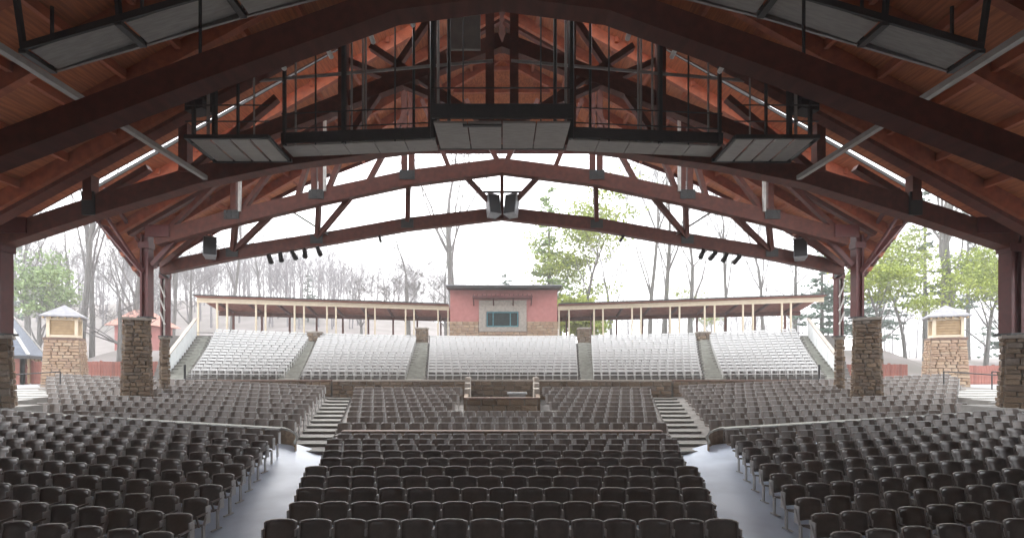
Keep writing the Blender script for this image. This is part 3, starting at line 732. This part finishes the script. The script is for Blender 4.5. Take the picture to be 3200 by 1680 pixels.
for (nm, b0, b1, t0, t1) in BL:
    for i in range(NR):
        xa, xb = lerp(b0,t0,i/14), lerp(b1,t1,i/14); n = int((xb-xa)/.5)
        for k in range(n):
            x = xa+(xb-xa)*(k+.5)/n; y = up_d(x,i); z = up_z(x,i)
            if near_pier(x,y): continue
            if i < 4:
                o = bpy.data.objects.new('bleacher_chair', wme); COL.objects.link(o); o.location = (x,y,z)
                tag(o, f'pale chair, {ordn(k+1)} from left, {ordn(i+1)} row up, {nm}','chair','pale chairs of the upper seating')
            else: rest.add(WCH, Matrix.Translation((x,y,z)))
rest.solo('bleacher_chairs','white_chair','upper rows of pale grey chairs on the open terrace','chairs',None,'stuff')
# aisles of the upper seating
AI = [('between the two left upper blocks',-13.5,-12.3,-15.4,-14.9),('left of the middle upper block',-5.8,-4.65,-6.95,-6.05),('right of the middle upper block',4.75,5.5,6.2,7.25),('between the two right upper blocks',12.3,13.5,15.7,16.6),('along the left side wall',-20.3,-19.1,-23.3,-22.5),('along the right side wall',19.6,20.4,23.0,23.5)]
for (nm,b0,b1,t0,t1) in AI:
    t = thing('upper_stairs',((b0+b1)/2,31,-.95),f'pale concrete steps {nm}','stairs','steps in the upper seating')
    for i in range(NR):
        for h in (0,1):
            f = (i+h*.5)/14; xa, xb = lerp(b0,t0,min(f,1)), lerp(b1,t1,min(f,1)); xm = (xa+xb)/2
            y0 = up_d(xm,i)-.56+.4*h; z = up_z(xm,i)+.01+.095*h
            if i == NR-1 and h: continue
            MB().box((xm,y0+.25,z-.06),(xb-xa,.5,.2)).part('step','pale_step',t)
for (x,y,nm) in ((-6.6,42.2,'left'),(6.75,42.2,'right'),(-15.0,41.0,'far left'),(16.1,41.0,'far right')):
    pier(x,y,1.5,3.0 if 'far' not in nm else 2.6,.95,.9,f'square stone pillar at the head of the {nm} upper steps',sw=.35,sh=.2,group='pillars at the head of the upper steps',seed=60+int(x))
for s, nm in ((-1,'left'),(1,'right')):
    t = thing('side_wall',(s*22,35,-1.2),f'white sloping side wall at the {nm} end of the upper seats','wall','white side walls')
    n = 6
    for k in range(n):
        f0, f1 = k/n, (k+1)/n-.006
        P0 = (s*lerp(20.45,23.45,f0),lerp(31.0,39.3,f0)); P1 = (s*lerp(20.45,23.45,f1),lerp(31.0,39.3,f1))
        za, zb = lerp(.25,3.55,f0), lerp(.25,3.55,f1); h = 2.0
        MB().hexa([(P0[0],P0[1],za-h),(P1[0],P1[1],zb-h),(P1[0]+s*.14,P1[1],zb-h),(P0[0]+s*.14,P0[1],za-h),(P0[0],P0[1],za),(P1[0],P1[1],zb),(P1[0]+s*.14,P1[1],zb),(P0[0]+s*.14,P0[1],za)]).part('wall_panel','white',t)
    MB().beam((s*20.5,31.0,.3),(s*23.5,39.3,3.6),.22,.08).part('coping','coping',t)
    mb = MB()
    mb.tube((s*18.9,30.5,-1.0),(s*18.9,30.5,.05),.06,n=6)
    mb.solo('bollard_light','black',f'black post at the foot of the {nm} upper side steps','post','black posts by the side steps')
    # handrail at the side entrance
    t = thing('hand_rail',(s*18.2,29.3,-2),f'thin grey handrail beside the {nm} end of the retaining wall','handrail','side handrails')
    for k in range(4): MB().tube((s*(16.4+.6*k),29.4,-2.0),(s*(16.4+.6*k),29.4,-.75),.025,n=5).part('post','dark',t)
    MB().tube((s*16.4,29.4,-.75),(s*18.2,29.4,-.75),.03,n=5).part('rail','dark',t)

# ------------------------------------------------------------------ canopy behind the upper seats
def can_y(x): return 47.3-.30*abs(x)
US = [[198,217,227,256,265.5,294.6,304,327,336,366,375,405.6,414,438,448],[559,569,594,603,632,641,670,679.5,704.7,714.6,743,753,782,791]]
for s, (xa, xb), us in ((-1,(-23.9,-4.75),US[0]),(1,(5.0,25.0),US[1])):
    nm = 'left' if s < 0 else 'right'
    t = thing('canopy',((xa+xb)/2,can_y((xa+xb)/2),2.0),f'long canopy with cream fascia and paired posts, {nm} of the booth','canopy','canopies beside the booth')
    n = 10; dk = MB(); fa = MB(); bb = MB(); edge = MB()
    for k in range(n):
        p, q = lerp(xa,xb,k/n), lerp(xa,xb,(k+1)/n); yp, yq = can_y(p), can_y(q)
        dk.hexa([(p,yp-.5,5.42),(q,yq-.5,5.42),(q,yq+3.4,4.55),(p,yp+3.4,4.55),(p,yp-.5,5.50),(q,yq-.5,5.50),(q,yq+3.4,4.65),(p,yp+3.4,4.65)])
        fa.beam((p,yp-.02,5.12),(q,yq-.02,5.12),.16,.36); edge.beam((p,yp-.55,5.46),(q,yq-.55,5.46),.08,.10)
        bb.beam((p,yp+3.1,4.38),(q,yq+3.1,4.38),.2,.34)
    dk.part('roof_deck','redwall',t); fa.part('fascia','cream',t); edge.part('roof_edge','dark',t); bb.part('rear_beam','beam',t)
    for u in us:
        x = (u-502)/512*45
        for _ in range(3): x = (u-502)/512*can_y(x)
        y = can_y(x)
        MB().box((x,y,3.45),(.115,.115,3.1)).part('post','cream',t)
    for k in range(9):
        x = lerp(xa,xb,(k+.5)/9); MB().beam((x,can_y(x)+.1,5.2),(x,can_y(x)+3.2,4.46),.12,.2).part('rafter','post',t)
        MB().box((x,can_y(x)+3.1,3.2),(.14,.14,2.6)).part('rear_post','beam',t)
    # guard rail behind the last row
    t = thing('guard_rail',((xa+xb)/2,can_y((xa+xb)/2)-1,1.9),f'dark guard rail along the top row, {nm} of the booth','railing','guard rails')
    rl = MB(); n = 24
    for k in range(n):
        p, q = lerp(xa,xb,k/n), lerp(xa,xb,(k+1)/n)
        for z in (2.55,2.3): rl.tube((p,can_y(p)-.6,z),(q,can_y(q)-.6,z),.025,n=5)
    rl.part('rail','dark',t)
    for k in range(0,n+1,2): p = lerp(xa,xb,k/n); MB().tube((p,can_y(p)-.6,1.6),(p,can_y(p)-.6,2.6),.03,n=5).part('post','dark',t)

# ------------------------------------------------------------------ control booth
t = thing('control_booth',(0.15,48,1.5),'pink stucco control booth with flat dark roof above the middle seats','building')
X0, X1, YB = -4.62, 4.92, 45.6
def bx(a,b,y0,y1,z0,z1): return MB().box(((a+b)/2,(y0+y1)/2,(z0+z1)/2),(b-a,y1-y0,z1-z0))
Z = lambda v: (365-v)/512*YB
U = lambda u: (u-502)/512*YB
wl = MB()
wl.add(bx(X0,U(486.5)-.0,YB,YB+.3,Z(322),Z(289.5))).add(bx(U(518.5),X1,YB,YB+.3,Z(322),Z(289.5))).add(bx(U(486.5),U(518.5),YB,YB+.3,Z(311.6),Z(289.5)))
wl.add(bx(X0,X0+.3,YB+.3,YB+6,1.4,Z(289.5))).add(bx(X1-.3,X1,YB+.3,YB+6,1.4,Z(289.5))).add(bx(X0+.3,X1-.3,YB+5.7,YB+6,1.4,Z(289.5)))
wl.part('wall','stucco',t)
rf = MB().box(((X0+X1)/2,YB+2.6,Z(288)),(X1-X0+.5,7.4,.17)); rf.part('roof','dark',t)
MB().box(((X0+X1)/2,YB+2.6,Z(288)+.125),(X1-X0+.6,7.5,.07)).part('roof_edge','shingle',t)
for k_,(a,b,zt_) in enumerate(((X0-.06,U(478.6),Z(321)),(U(526.9),X1+.06,Z(321)),(U(478.6),U(526.9),Z(331.4)))):
    bx(a,b,YB-.1,YB+.28,1.3,zt_).part('stone_base','mortar',t)
    stone_face(t,((a+b)/2,YB-.1,1.4),(1,0,0),(0,0,1),b-a,b-a,zt_-1.4,.42,.22,.05,77+k_,PALE)
sr = MB()
for a,b,z0,z1 in ((479,486,331,300),(519,526.5,331,300),(486,519,311,300),(486,519,331,326.5)): sr.add(bx(U(a),U(b),YB-.16,YB+.1,Z(z0),Z(z1)))
sr.part('window_surround','coping',t)
w = MB()
for a,b,z0,z1 in ((486.5,518.5,326.3,325.2),(486.5,518.5,312.4,311.4),(486.5,487.6,325.2,312.4),(517.4,518.5,325.2,312.4),(492.6,493.6,325.2,312.4),(509.8,510.8,325.2,312.4)): w.add(bx(U(a),U(b),YB-.12,YB+.12,Z(z0),Z(z1)))
wf = w.part('window_frame','teal',t)
for a,b in ((487.6,492.6),(493.6,509.8),(510.8,517.4)): bx(U(a),U(b),YB+.06,YB+.09,Z(325.2),Z(312.4)).part('pane','glass',wf)
bx(U(486.6),U(518.4),YB+1.6,YB+1.7,Z(325),Z(312.5)).part('interior_back','stage_black',t)
tr = MB().add(bx(U(473),U(532),YB-1.0,YB-.9,Z(298.6),Z(296.6))).add(bx(U(473),U(532),YB-.25,YB-.1,Z(298.6),Z(296.6)))
tr.part('sunshade_beam','post',t)
for k in range(14):
    x = lerp(U(474),U(531),k/13); MB().beam((x,YB-1.15,Z(296)),(x,YB-.02,Z(296)),.07,.12).part('sunshade_slat','post',t)
for u in (474,493.5,513,531): MB().beam((U(u),YB-.9,Z(298.6)),(U(u),YB-.12,Z(305)),.1,.1).part('bracket','post',t)

# ------------------------------------------------------------------ stone lantern towers, side buildings, fences
for s, nm, ux, dd in ((-1,'left',65,33.5),(1,'right',945.5,33.5)):
    x = (ux-502)/512*dd; z0 = -1.35; zt = (365-340)/512*dd
    t = thing('stone_tower',(x,dd,z0),f'stone tower with tan louvred lantern and hipped cap, {nm} side','tower','stone lantern towers')
    b, c = 1.02, .87
    MB().hexa([(x-b,dd-b,z0),(x+b,dd-b,z0),(x+b,dd+b,z0),(x-b,dd+b,z0),(x-c,dd-c,zt),(x+c,dd-c,zt),(x+c,dd+c,zt),(x-c,dd+c,zt)]).part('core','mortar',t)
    h = zt-z0; k = (b-c)/h
    stone_face(t,(x,dd-b,z0),(1,0,0),(0,k,1),2*b,2*c,h,.38,.18,.08,90+s,PALE)
    sg = -s
    stone_face(t,(x+sg*b,dd,z0),(0,sg,0),(-sg*k,0,1),2*b,2*c,h,.38,.18,.08,95+s,PALE)
    MB().box((x,dd,zt+.08),(2*c+.12,2*c+.12,.16)).part('ledge','brown_wall',t)
    zl0, zl1 = zt+.16, (365-317.5)/512*dd
    MB().box((x,dd,(zl0+zl1)/2),(1.26,1.26,zl1-zl0)).part('lantern_core','tan',t)
    for dx in (-1,1):
        for dy in (-1,1): MB().box((x+dx*.70,dd+dy*.70,(zl0+zl1)/2),(.16,.16,zl1-zl0)).part('corner_post','cream',t)
    for dy in (-1,1):
        for zz in (zl0+.1,zl1-.1): MB().box((x,dd+dy*.70,zz),(1.24,.13,.16)).part('rail','cream',t)
    for dx in (-1,1):
        for zz in (zl0+.1,zl1-.1): MB().box((x+dx*.70,dd,zz),(.13,1.24,.16)).part('rail','cream',t)
    for k_ in range(5): MB().box((x,dd-.66,lerp(zl0+.3,zl1-.3,k_/4)),(1.2,.06,.1)).part('louvre','tan',t)
    e = 1.08; ap = (365-304.5)/512*dd
    mb = MB(); mb.v = [(x-e,dd-e,zl1),(x+e,dd-e,zl1),(x+e,dd+e,zl1),(x-e,dd+e,zl1),(x-e,dd-e,zl1+.08),(x+e,dd-e,zl1+.08),(x+e,dd+e,zl1+.08),(x-e,dd+e,zl1+.08),(x,dd,ap)]
    mb.f = [(3,2,1,0),(0,1,5,4),(1,2,6,5),(2,3,7,6),(3,0,4,7),(4,5,8),(5,6,8),(6,7,8),(7,4,8)]
    mb.part('cap_roof','shingle',t)
    for k_ in range(6):
        q = lerp(-.9,.9,k_/5); MB().box((x+q,dd-.9,zl1-.06),(.08,.3,.1)).part('rafter_tail','tan',t)
for o in list(COL.objects):
    if o.name.startswith('stone_tower'): o.rotation_euler = (0,0,rad(30) if o.location.x < 0 else rad(-30))
t = thing('pavilion_hut',(-37.5,40,-1.4),'hut with steep slate roof and red walls at the far left','building')
A_, B_, C_ = Vector((-33.3,36,0)), Vector((-36.7,41.2,0)), Vector((-38.5,32.6,0)); D_ = B_+C_-A_; ctr = (A_+D_)/2; ez = .65
def q3(p, z, k=1.0): v = ctr+(p-ctr)*k; return (v.x, v.y, z)
MB().hexa([q3(p,-1.5,.86) for p in (C_,A_,B_,D_)]+[q3(p,ez,.86) for p in (C_,A_,B_,D_)]).part('wall','redwall',t)
mb = MB(); mb.v = [q3(p,ez) for p in (C_,A_,B_,D_)]+[q3(p,ez+.1) for p in (C_,A_,B_,D_)]+[(ctr.x,ctr.y,6.3)]
mb.f = [(3,2,1,0),(0,1,5,4),(1,2,6,5),(2,3,7,6),(3,0,4,7),(4,5,8),(5,6,8),(6,7,8),(7,4,8)]; mb.part('roof','slate',t)
for p in (A_,B_,C_): MB().beam((ctr.x,ctr.y,6.33),q3(p,ez+.12),.16,.1).part('hip_trim','lampwhite',t)
for p,q in ((C_,A_),(A_,B_)):
    MB().beam(q3(p,ez-.06,1.01),q3(q,ez-.06,1.01),.1,.2).part('eave_board','dark',t)
    for k in range(5): v = Vector(q3(p,0,.88)).lerp(Vector(q3(q,0,.88)),k/4); MB().box((v.x,v.y,-.5),(.2,.2,2.2)).part('wall_post','tan',t)
t = thing('tiled_cottage',(-35,52,-1),'small cottage with salmon red roof behind the left rear pier','building')
bx(-38.6,-35.4,51,55,-1.2,4.0).part('wall','stucco',t)
mb = MB(); mb.v = [(-39.2,50.4,4.0),(-34.8,50.4,4.0),(-34.8,55.6,4.0),(-39.2,55.6,4.0),(-37.8,52.5,5.7),(-36.2,52.5,5.7)]
mb.f = [(0,1,5,4),(1,2,5),(2,3,4,5),(3,0,4),(3,2,1,0)]; mb.part('roof','salmon',t)
fw = bx(-37.7,-36.3,50.9,51.05,1.2,2.8).part('window','teal',t); bx(-37.55,-36.45,50.87,50.9,1.35,2.65).part('pane','glass',fw)
def fence(x0, x1, y0, y1, z, h, label, step=.2):
    t = thing('board_fence',((x0+x1)/2,(y0+y1)/2,z),label,'fence','red board fences')
    L = math.hypot(x1-x0,y1-y0); n = int(L/step); a = math.atan2(y1-y0,x1-x0)
    me = MB().box((0,0,h/2),(step*.88,.03,h)).mesh('board','redwall')
    for k in range(n):
        f = (k+.5)/n; link_part('board',me,t,(lerp(x0,x1,f)-(x0+x1)/2,lerp(y0,y1,f)-(y0+y1)/2,R.uniform(-.02,.02)),(0,0,a))
    for zz in (.3,h-.25): MB().beam((x0,y0+.06,z+zz),(x1,y1+.06,z+zz),.05,.1).part('rail','redwall',t)
    for k in range(int(L/2.4)+1):
        f = min(1,k*2.4/L); MB().box((lerp(x0,x1,f),lerp(y0,y1,f)+.1,z+h/2),(.12,.12,h+.15)).part('post','redwall',t)
fence(-34,-21.5,37,37.5,-1.6,1.9,'weathered red board fence between the left tower and the pier')
fence(-40,-34.2,34.2,36.9,-1.6,1.7,'short red board fence left of the left tower')
fence(23,29,37,36.6,-1.6,1.7,'red brown board fence between right pier and right tower')
fence(31,42,37,37.5,-1.6,1.6,'red brown board fence right of the right tower')

# side entrance steps and outer ramps near the front piers
for s, nm in ((-1,'left'),(1,'right')):
    t = thing('side_steps',(s*22,20,-1.6),f'pale side entrance steps behind the {nm} edge pier','stairs','side entrance steps')
    for k in range(6): MB().box((s*(23.0+.5*k*.3),20.5+1.1*k,-1.95+.05*k),(6.0,1.12,.9)).part('step','concrete_rough',t)
    for x in (22.0,24.4):
        mb = MB().tube((s*x,21,-1.4),(s*x,21,-.5),.03,n=5).tube((s*x,25.5,-1.2),(s*x,25.5,-.3),.03,n=5).tube((s*x,21,-.5),(s*x,25.5,-.3),.03,n=5)
        mb.part('hand_rail','dark',t)

# ------------------------------------------------------------------ trees
def grow(mb_t, mb_b, p, d, L, r, lev, rs, maxlev, spread=.6, kids=3, rise=.25, tips=None, minr=.012):
    n = 4 if lev == 0 else (3 if lev < 3 else 2); q = p; rr_ = r
    nodes = []
    for i in range(n):
        d2 = (d+Vector((rs.uniform(-1,1),rs.uniform(-1,1),rs.uniform(-.5,1)*.6))*(.07 if lev == 0 else .2)).normalized()
        e = q+d2*(L/n); r2 = max(minr*.7, rr_*(.86 if lev == 0 else .74))
        (mb_t if lev == 0 else mb_b).tube(q, e, rr_, r2, n=7 if lev == 0 else (5 if lev == 1 else 3), cap=False)
        nodes.append((e,d2,r2)); q, d, rr_ = e, d2, r2
    if lev >= maxlev:
        if tips is not None: tips.append((q,d))
        return
    k = kids+(1 if lev == 1 else 0)
    for j in range(k*(2 if lev == 0 else 1)):
        e, d2, r2 = nodes[rs.randrange(1,n)] if (lev == 0 or n > 2) else nodes[rs.randrange(n)]
        a = rs.uniform(0,2*math.pi); side = Vector((math.cos(a),math.sin(a),rs.uniform(-.1,.6)))
        nd = (d2*(1-spread)+side*spread+Vector((0,0,rise))).normalized()
        grow(mb_t,mb_b,e-d2*rs.uniform(0,.1)*L/n,nd,L*rs.uniform(.42,.68),r2*rs.uniform(.4,.6),lev+1,rs,maxlev,spread,kids,rise,tips,minr)
    grow(mb_t,mb_b,q,d,L*.6,rr_*.9,lev+1,rs,maxlev,spread,kids,rise,tips,minr)
BARE = []
for i in range(5):
    rs = random.Random(100+i); a, b = MB(), MB()
    grow(a,b,Vector((0,0,-.3)),Vector((rs.uniform(-.05,.05),rs.uniform(-.05,.05),1)).normalized(),[9,11,8,5,12][i],[.30,.26,.28,.24,.22][i],0,rs,5,[.5,.42,.62,.75,.38][i],3,[.25,.4,.2,.1,.5][i],minr=.013)
    BARE.append((a.mesh('trunk','bark',smooth=True), b.mesh('branches','twig')))
def bare(i, x, y, z, sc, rz_, label, thick=1.):
    t = thing('bare_tree',(x,y,z),label,'tree','bare trees beyond the pavilion'); t.rotation_euler = (0,0,rz_); t.scale = (sc*thick,sc*thick,sc)
    link_part('trunk',BARE[i][0],t,(0,0,0)); link_part('branches',BARE[i][1],t,(0,0,0)); return t
def leafmesh(pts, size, rs, name, m, flat=False):
    mb = MB()
    for p in pts:
        a = Vector((rs.gauss(0,1),rs.gauss(0,1),rs.gauss(0,.35 if flat else 1))).normalized(); b = a.cross(Vector((rs.gauss(0,1),rs.gauss(0,1),rs.gauss(0,1)))).normalized()
        s_ = size*rs.uniform(.5,1.3); c = a.cross(b)*s_*.15
        mb.quad(p-a*s_, p+b*s_*.55+c, p+a*s_, p-b*s_*.55+c)
    return mb.mesh(name,m)
LEAFY = {}
def make_leafy(key, m, seed, L, r, spread, rise, per, cl, size, kids=3):
    rs = random.Random(seed); a, b, tips = MB(), MB(), []
    grow(a,b,Vector((0,0,-.3)),Vector((0,0,1)),L,r,0,rs,3,spread,kids,rise,tips)
    pts = []
    for (q,d) in tips:
        if rs.random() < .22: continue
        n = int(per*rs.uniform(.4,1.4))
        for _ in range(n): pts.append(q+Vector((rs.gauss(0,cl),rs.gauss(0,cl),rs.gauss(0,cl*.45))))
    LEAFY[key] = (a.mesh('trunk','bark',smooth=True), b.mesh('branches','twig'), leafmesh(pts,size,rs,'crown',m))
make_leafy('spring','leaf_y',5,5.5,.2,.62,.2,44,.55,.15)
make_leafy('spring2','leaf_y',9,6.5,.18,.55,.25,38,.6,.14)
make_leafy('green','leaf_g',6,4.5,.22,.5,.3,34,.5,.17)
make_leafy('bush','leaf_y',8,1.3,.1,.7,.3,40,.32,.13)
def make_pine(key, seed, H, r0, droop, bare_to=.25):
    rs = random.Random(seed); a, b, pts = MB(), MB(), []
    a.tube((0,0,-.3),(0,0,H*.6),.26,.14,n=7,cap=False).tube((0,0,H*.6),(0,0,H),.14,.02,n=6,cap=False)
    z = H*bare_to
    while z < H-.3:
        f = 1-(z/H); k = rs.randrange(3,6)
        for j in range(k):
            if rs.random() < .2: continue
            an = rs.uniform(0,6.28); L = r0*(f**.75)*rs.uniform(.55,1.1)+.3
            e = Vector((math.cos(an)*L,math.sin(an)*L,z+L*rs.uniform(-.12,.2)-droop*L*.1)); s0 = Vector((0,0,z))
            b.tube(s0,e,.05*f+.015,.01,n=3,cap=False)
            for t_ in range(int(L*16)):
                q = s0.lerp(e,rs.uniform(.25,1.05)); pts.append(q+Vector((rs.gauss(0,.22+.05*L),rs.gauss(0,.22+.05*L),rs.gauss(0,.10))))
        z += rs.uniform(.5,1.0)
    LEAFY[key] = (a.mesh('trunk','bark',smooth=True), b.mesh('branches','twig'), leafmesh(pts,.24,rs,'crown','leaf_p',True))
make_pine('pine',21,15,3.6,.3,.2); make_pine('pine2',22,12,3.0,.5,.1); make_pine('pine3',23,18,3.2,0,.35)
_a,_b,_c = LEAFY['pine3']; _c = _c.copy(); _c.materials[0] = M['leaf_g']; LEAFY['pale_pine'] = (_a,_b,_c)
def leafy(key, x, y, z, sc, rz_, label, grp, name='leafy_tree'):
    t = thing(name,(x,y,z),label,'tree' if name != 'bush' else 'bush',grp); t.rotation_euler = (0,0,rz_); t.scale = (sc,)*3
    for nm_, me in zip(('trunk','branches','crown'), LEAFY[key]): link_part(nm_,me,t,(0,0,0))
    return t
def tx(u, d): return (u-502)/512*d
def gz(x, y): return ground_z(x,y)
G1, G2 = 'trees in spring leaf', 'evergreen trees'
for (i,u,d,sc,rz_,th,lab) in (
  (1,80,46,1.35,.3,.85,'big bare tree rising behind the left stone tower'),
  (4,92,47,1.25,2.1,.9,'bare tree leaning right beside the big one behind the left tower'),
  (0,28,58,1.2,1.0,1,'thin bare tree above the slate roofed hut'),
  (2,55,66,1.3,4.0,1,'bare tree between the hut and the left tower, farther back'),
  (3,118,44,1.1,.5,1,'low spreading bare tree left of the left rear pier'),
  (0,132,56,1.2,5.2,1,'bare tree hidden partly by the left rear post'),
  (4,172,62,1.1,1.3,1,'slender bare tree right of the left rear post'),
  (2,190,70,1.1,2.7,1,'bare tree above the left end of the canopy'),
  (4,230,74,1.25,.2,1,'tall straight bare trunk above the left canopy'),
  (1,262,95,1.0,3.3,1,'bare tree on the hillside above the left canopy'),
  (3,362,76,1.15,1.9,1,'low twisted bare tree above the canopy left of the booth'),
  (3,408,66,1.75,.9,.9,'wide twiggy bare tree left of the booth'),
  (1,456,62,1.55,2.2,1.35,'tallest bare trunk just left of the booth roof'),
  (3,447,68,1.5,2.6,.8,'spreading bare tree close behind the tall trunk left of the booth'),
  (0,612,85,1.2,1.2,1,'thin bare tree right of the green spring tree'),
  (4,650,66,1.35,4.4,1.1,'left one of the bare trunk pair above the right canopy'),
  (1,662,70,1.45,5.1,1.1,'right one of the bare trunk pair above the right canopy'),
  (0,690,64,1.25,2.9,1,'forked bare tree above the middle of the right canopy'),
  (4,724,68,1.3,.6,1,'straight bare trunk above the right canopy'),
  (1,764,74,1.2,3.6,1,'bare tree left of the right end of the canopy'),
  (2,795,66,1.2,1.6,1,'bare tree above the right end of the canopy'),
  (1,947,46,1.35,.8,1.3,'tall forked bare tree behind the right stone tower'),
  (4,962,52,1.3,2.6,1.2,'dark straight trunk right of the right stone tower'),
  (0,1010,50,1.2,3.9,1,'bare tree behind the right edge post')):
    x = tx(u,d); bare(i,x,d,gz(x,d)-.2,sc,rz_,lab,th)
for (k,u,d,sc,rz_,lab,name,grp) in (
  ('green',38,52,1.25,0,'pale green bushy tree behind the slate roofed hut','leafy_tree',G1),
  ('spring2',583,58,1.45,.4,'bright green spring tree right of the booth','leafy_tree',G1),
  ('spring',562,62,1.35,2.0,'loose green tree close behind the booth right corner','leafy_tree',G1),
  ('bush',580,58,2.5,1,'yellow green bush above the canopy beside the booth','bush',None),
  ('spring',694,66,.78,2,'small green tree above the middle of the right canopy','leafy_tree',G1),
  ('spring',882,44,1.0,1.2,'yellow green tree beside the right rear post','leafy_tree',G1),
  ('spring2',905,54,1.15,3.2,'yellow green tree left of the right stone tower, farther back','leafy_tree',G1),
  ('spring',985,46,1.15,4.2,'yellow green tree right of the right stone tower','leafy_tree',G1),
  ('spring2',1003,40,.9,5.0,'yellow green tree nearest the right edge post','leafy_tree',G1),
  ('pale_pine',549,60,1.1,.3,'thin pine with sparse pale boughs just right of the booth','pine_tree',G2),
  ('pine2',505,90,1.25,1.3,'small evergreen top showing above the booth roof','pine_tree',G2),
  ('pine2',308,92,.75,2.3,'small lone pine above the left canopy','pine_tree',G2),
  ('pine2',822,56,1.0,.9,'dense evergreen at the right end of the canopy','pine_tree',G2),
  ('pine',838,60,1.05,2.9,'tall evergreen left of the right rear post','pine_tree',G2),
  ('pine3',925,58,1.1,.1,'pine with level boughs left of the right tower','pine_tree',G2),
  ('pine3',968,66,1.1,2.2,'pine with level boughs right of the right tower','pine_tree',G2),
  ('pine',880,70,1.1,4.0,'evergreen behind the yellow green tree by the right post','pine_tree',G2),
  ('pine2',1018,55,1.1,3.0,'evergreen at the right edge of the picture','pine_tree',G2),
  ('pine',15,80,1.0,5.0,'evergreen at the left edge behind the hut','pine_tree',G2)):
    x = tx(u,d); o = leafy(k,x,d,gz(x,d)-.1,sc,rz_,lab,grp,name)
# far wood on the hill: one mass of bare trees
far = MB(); rs = random.Random(3)
proto = []
for k in range(3):
    a = MB(); grow(a,a,Vector((0,0,-.2)),Vector((0,0,1)),6.5,.15,0,random.Random(300+k),4,.5,2,.35,minr=.022); proto.append(a)
for k in range(520):
    x = rs.uniform(-150,-8); y = rs.uniform(85,150)
    if x > -25 and y < 110: continue
    far.add(proto[k%3], Matrix.Translation((x,y,gz(x,y))) @ Matrix.Rotation(rs.uniform(0,6),4,'Z') @ Matrix.Scale(rs.uniform(.7,1.25),4))
far.solo('far_wood','wood_far','far bare wood covering the hillside on the left','wood',None,'stuff')
far = MB()
for k in range(120):
    x = rs.uniform(10,150); y = rs.uniform(95,150)
    far.add(proto[k%3], Matrix.Translation((x,y,gz(x,y))) @ Matrix.Rotation(rs.uniform(0,6),4,'Z') @ Matrix.Scale(rs.uniform(.7,1.3),4))
far.solo('far_wood','wood_far','far thin line of bare trees beyond the right canopy','wood',None,'stuff')

# ------------------------------------------------------------------ air
hz = MB().box((0,70,20),(640,460,54))
m = bpy.data.materials.new('haze'); m.use_nodes = True; n = m.node_tree.nodes; n.remove(n['Principled BSDF'])
v = n.new('ShaderNodeVolumePrincipled'); v.inputs['Color'].default_value = (1,1,1,1); v.inputs['Density'].default_value = .0021; v.inputs['Anisotropy'].default_value = .2
m.node_tree.links.new(v.outputs[0], n['Material Output'].inputs['Volume']); M['haze'] = m
o = hz.solo('haze','haze','thin pale haze between the pavilion and the far trees','haze',None,'stuff')
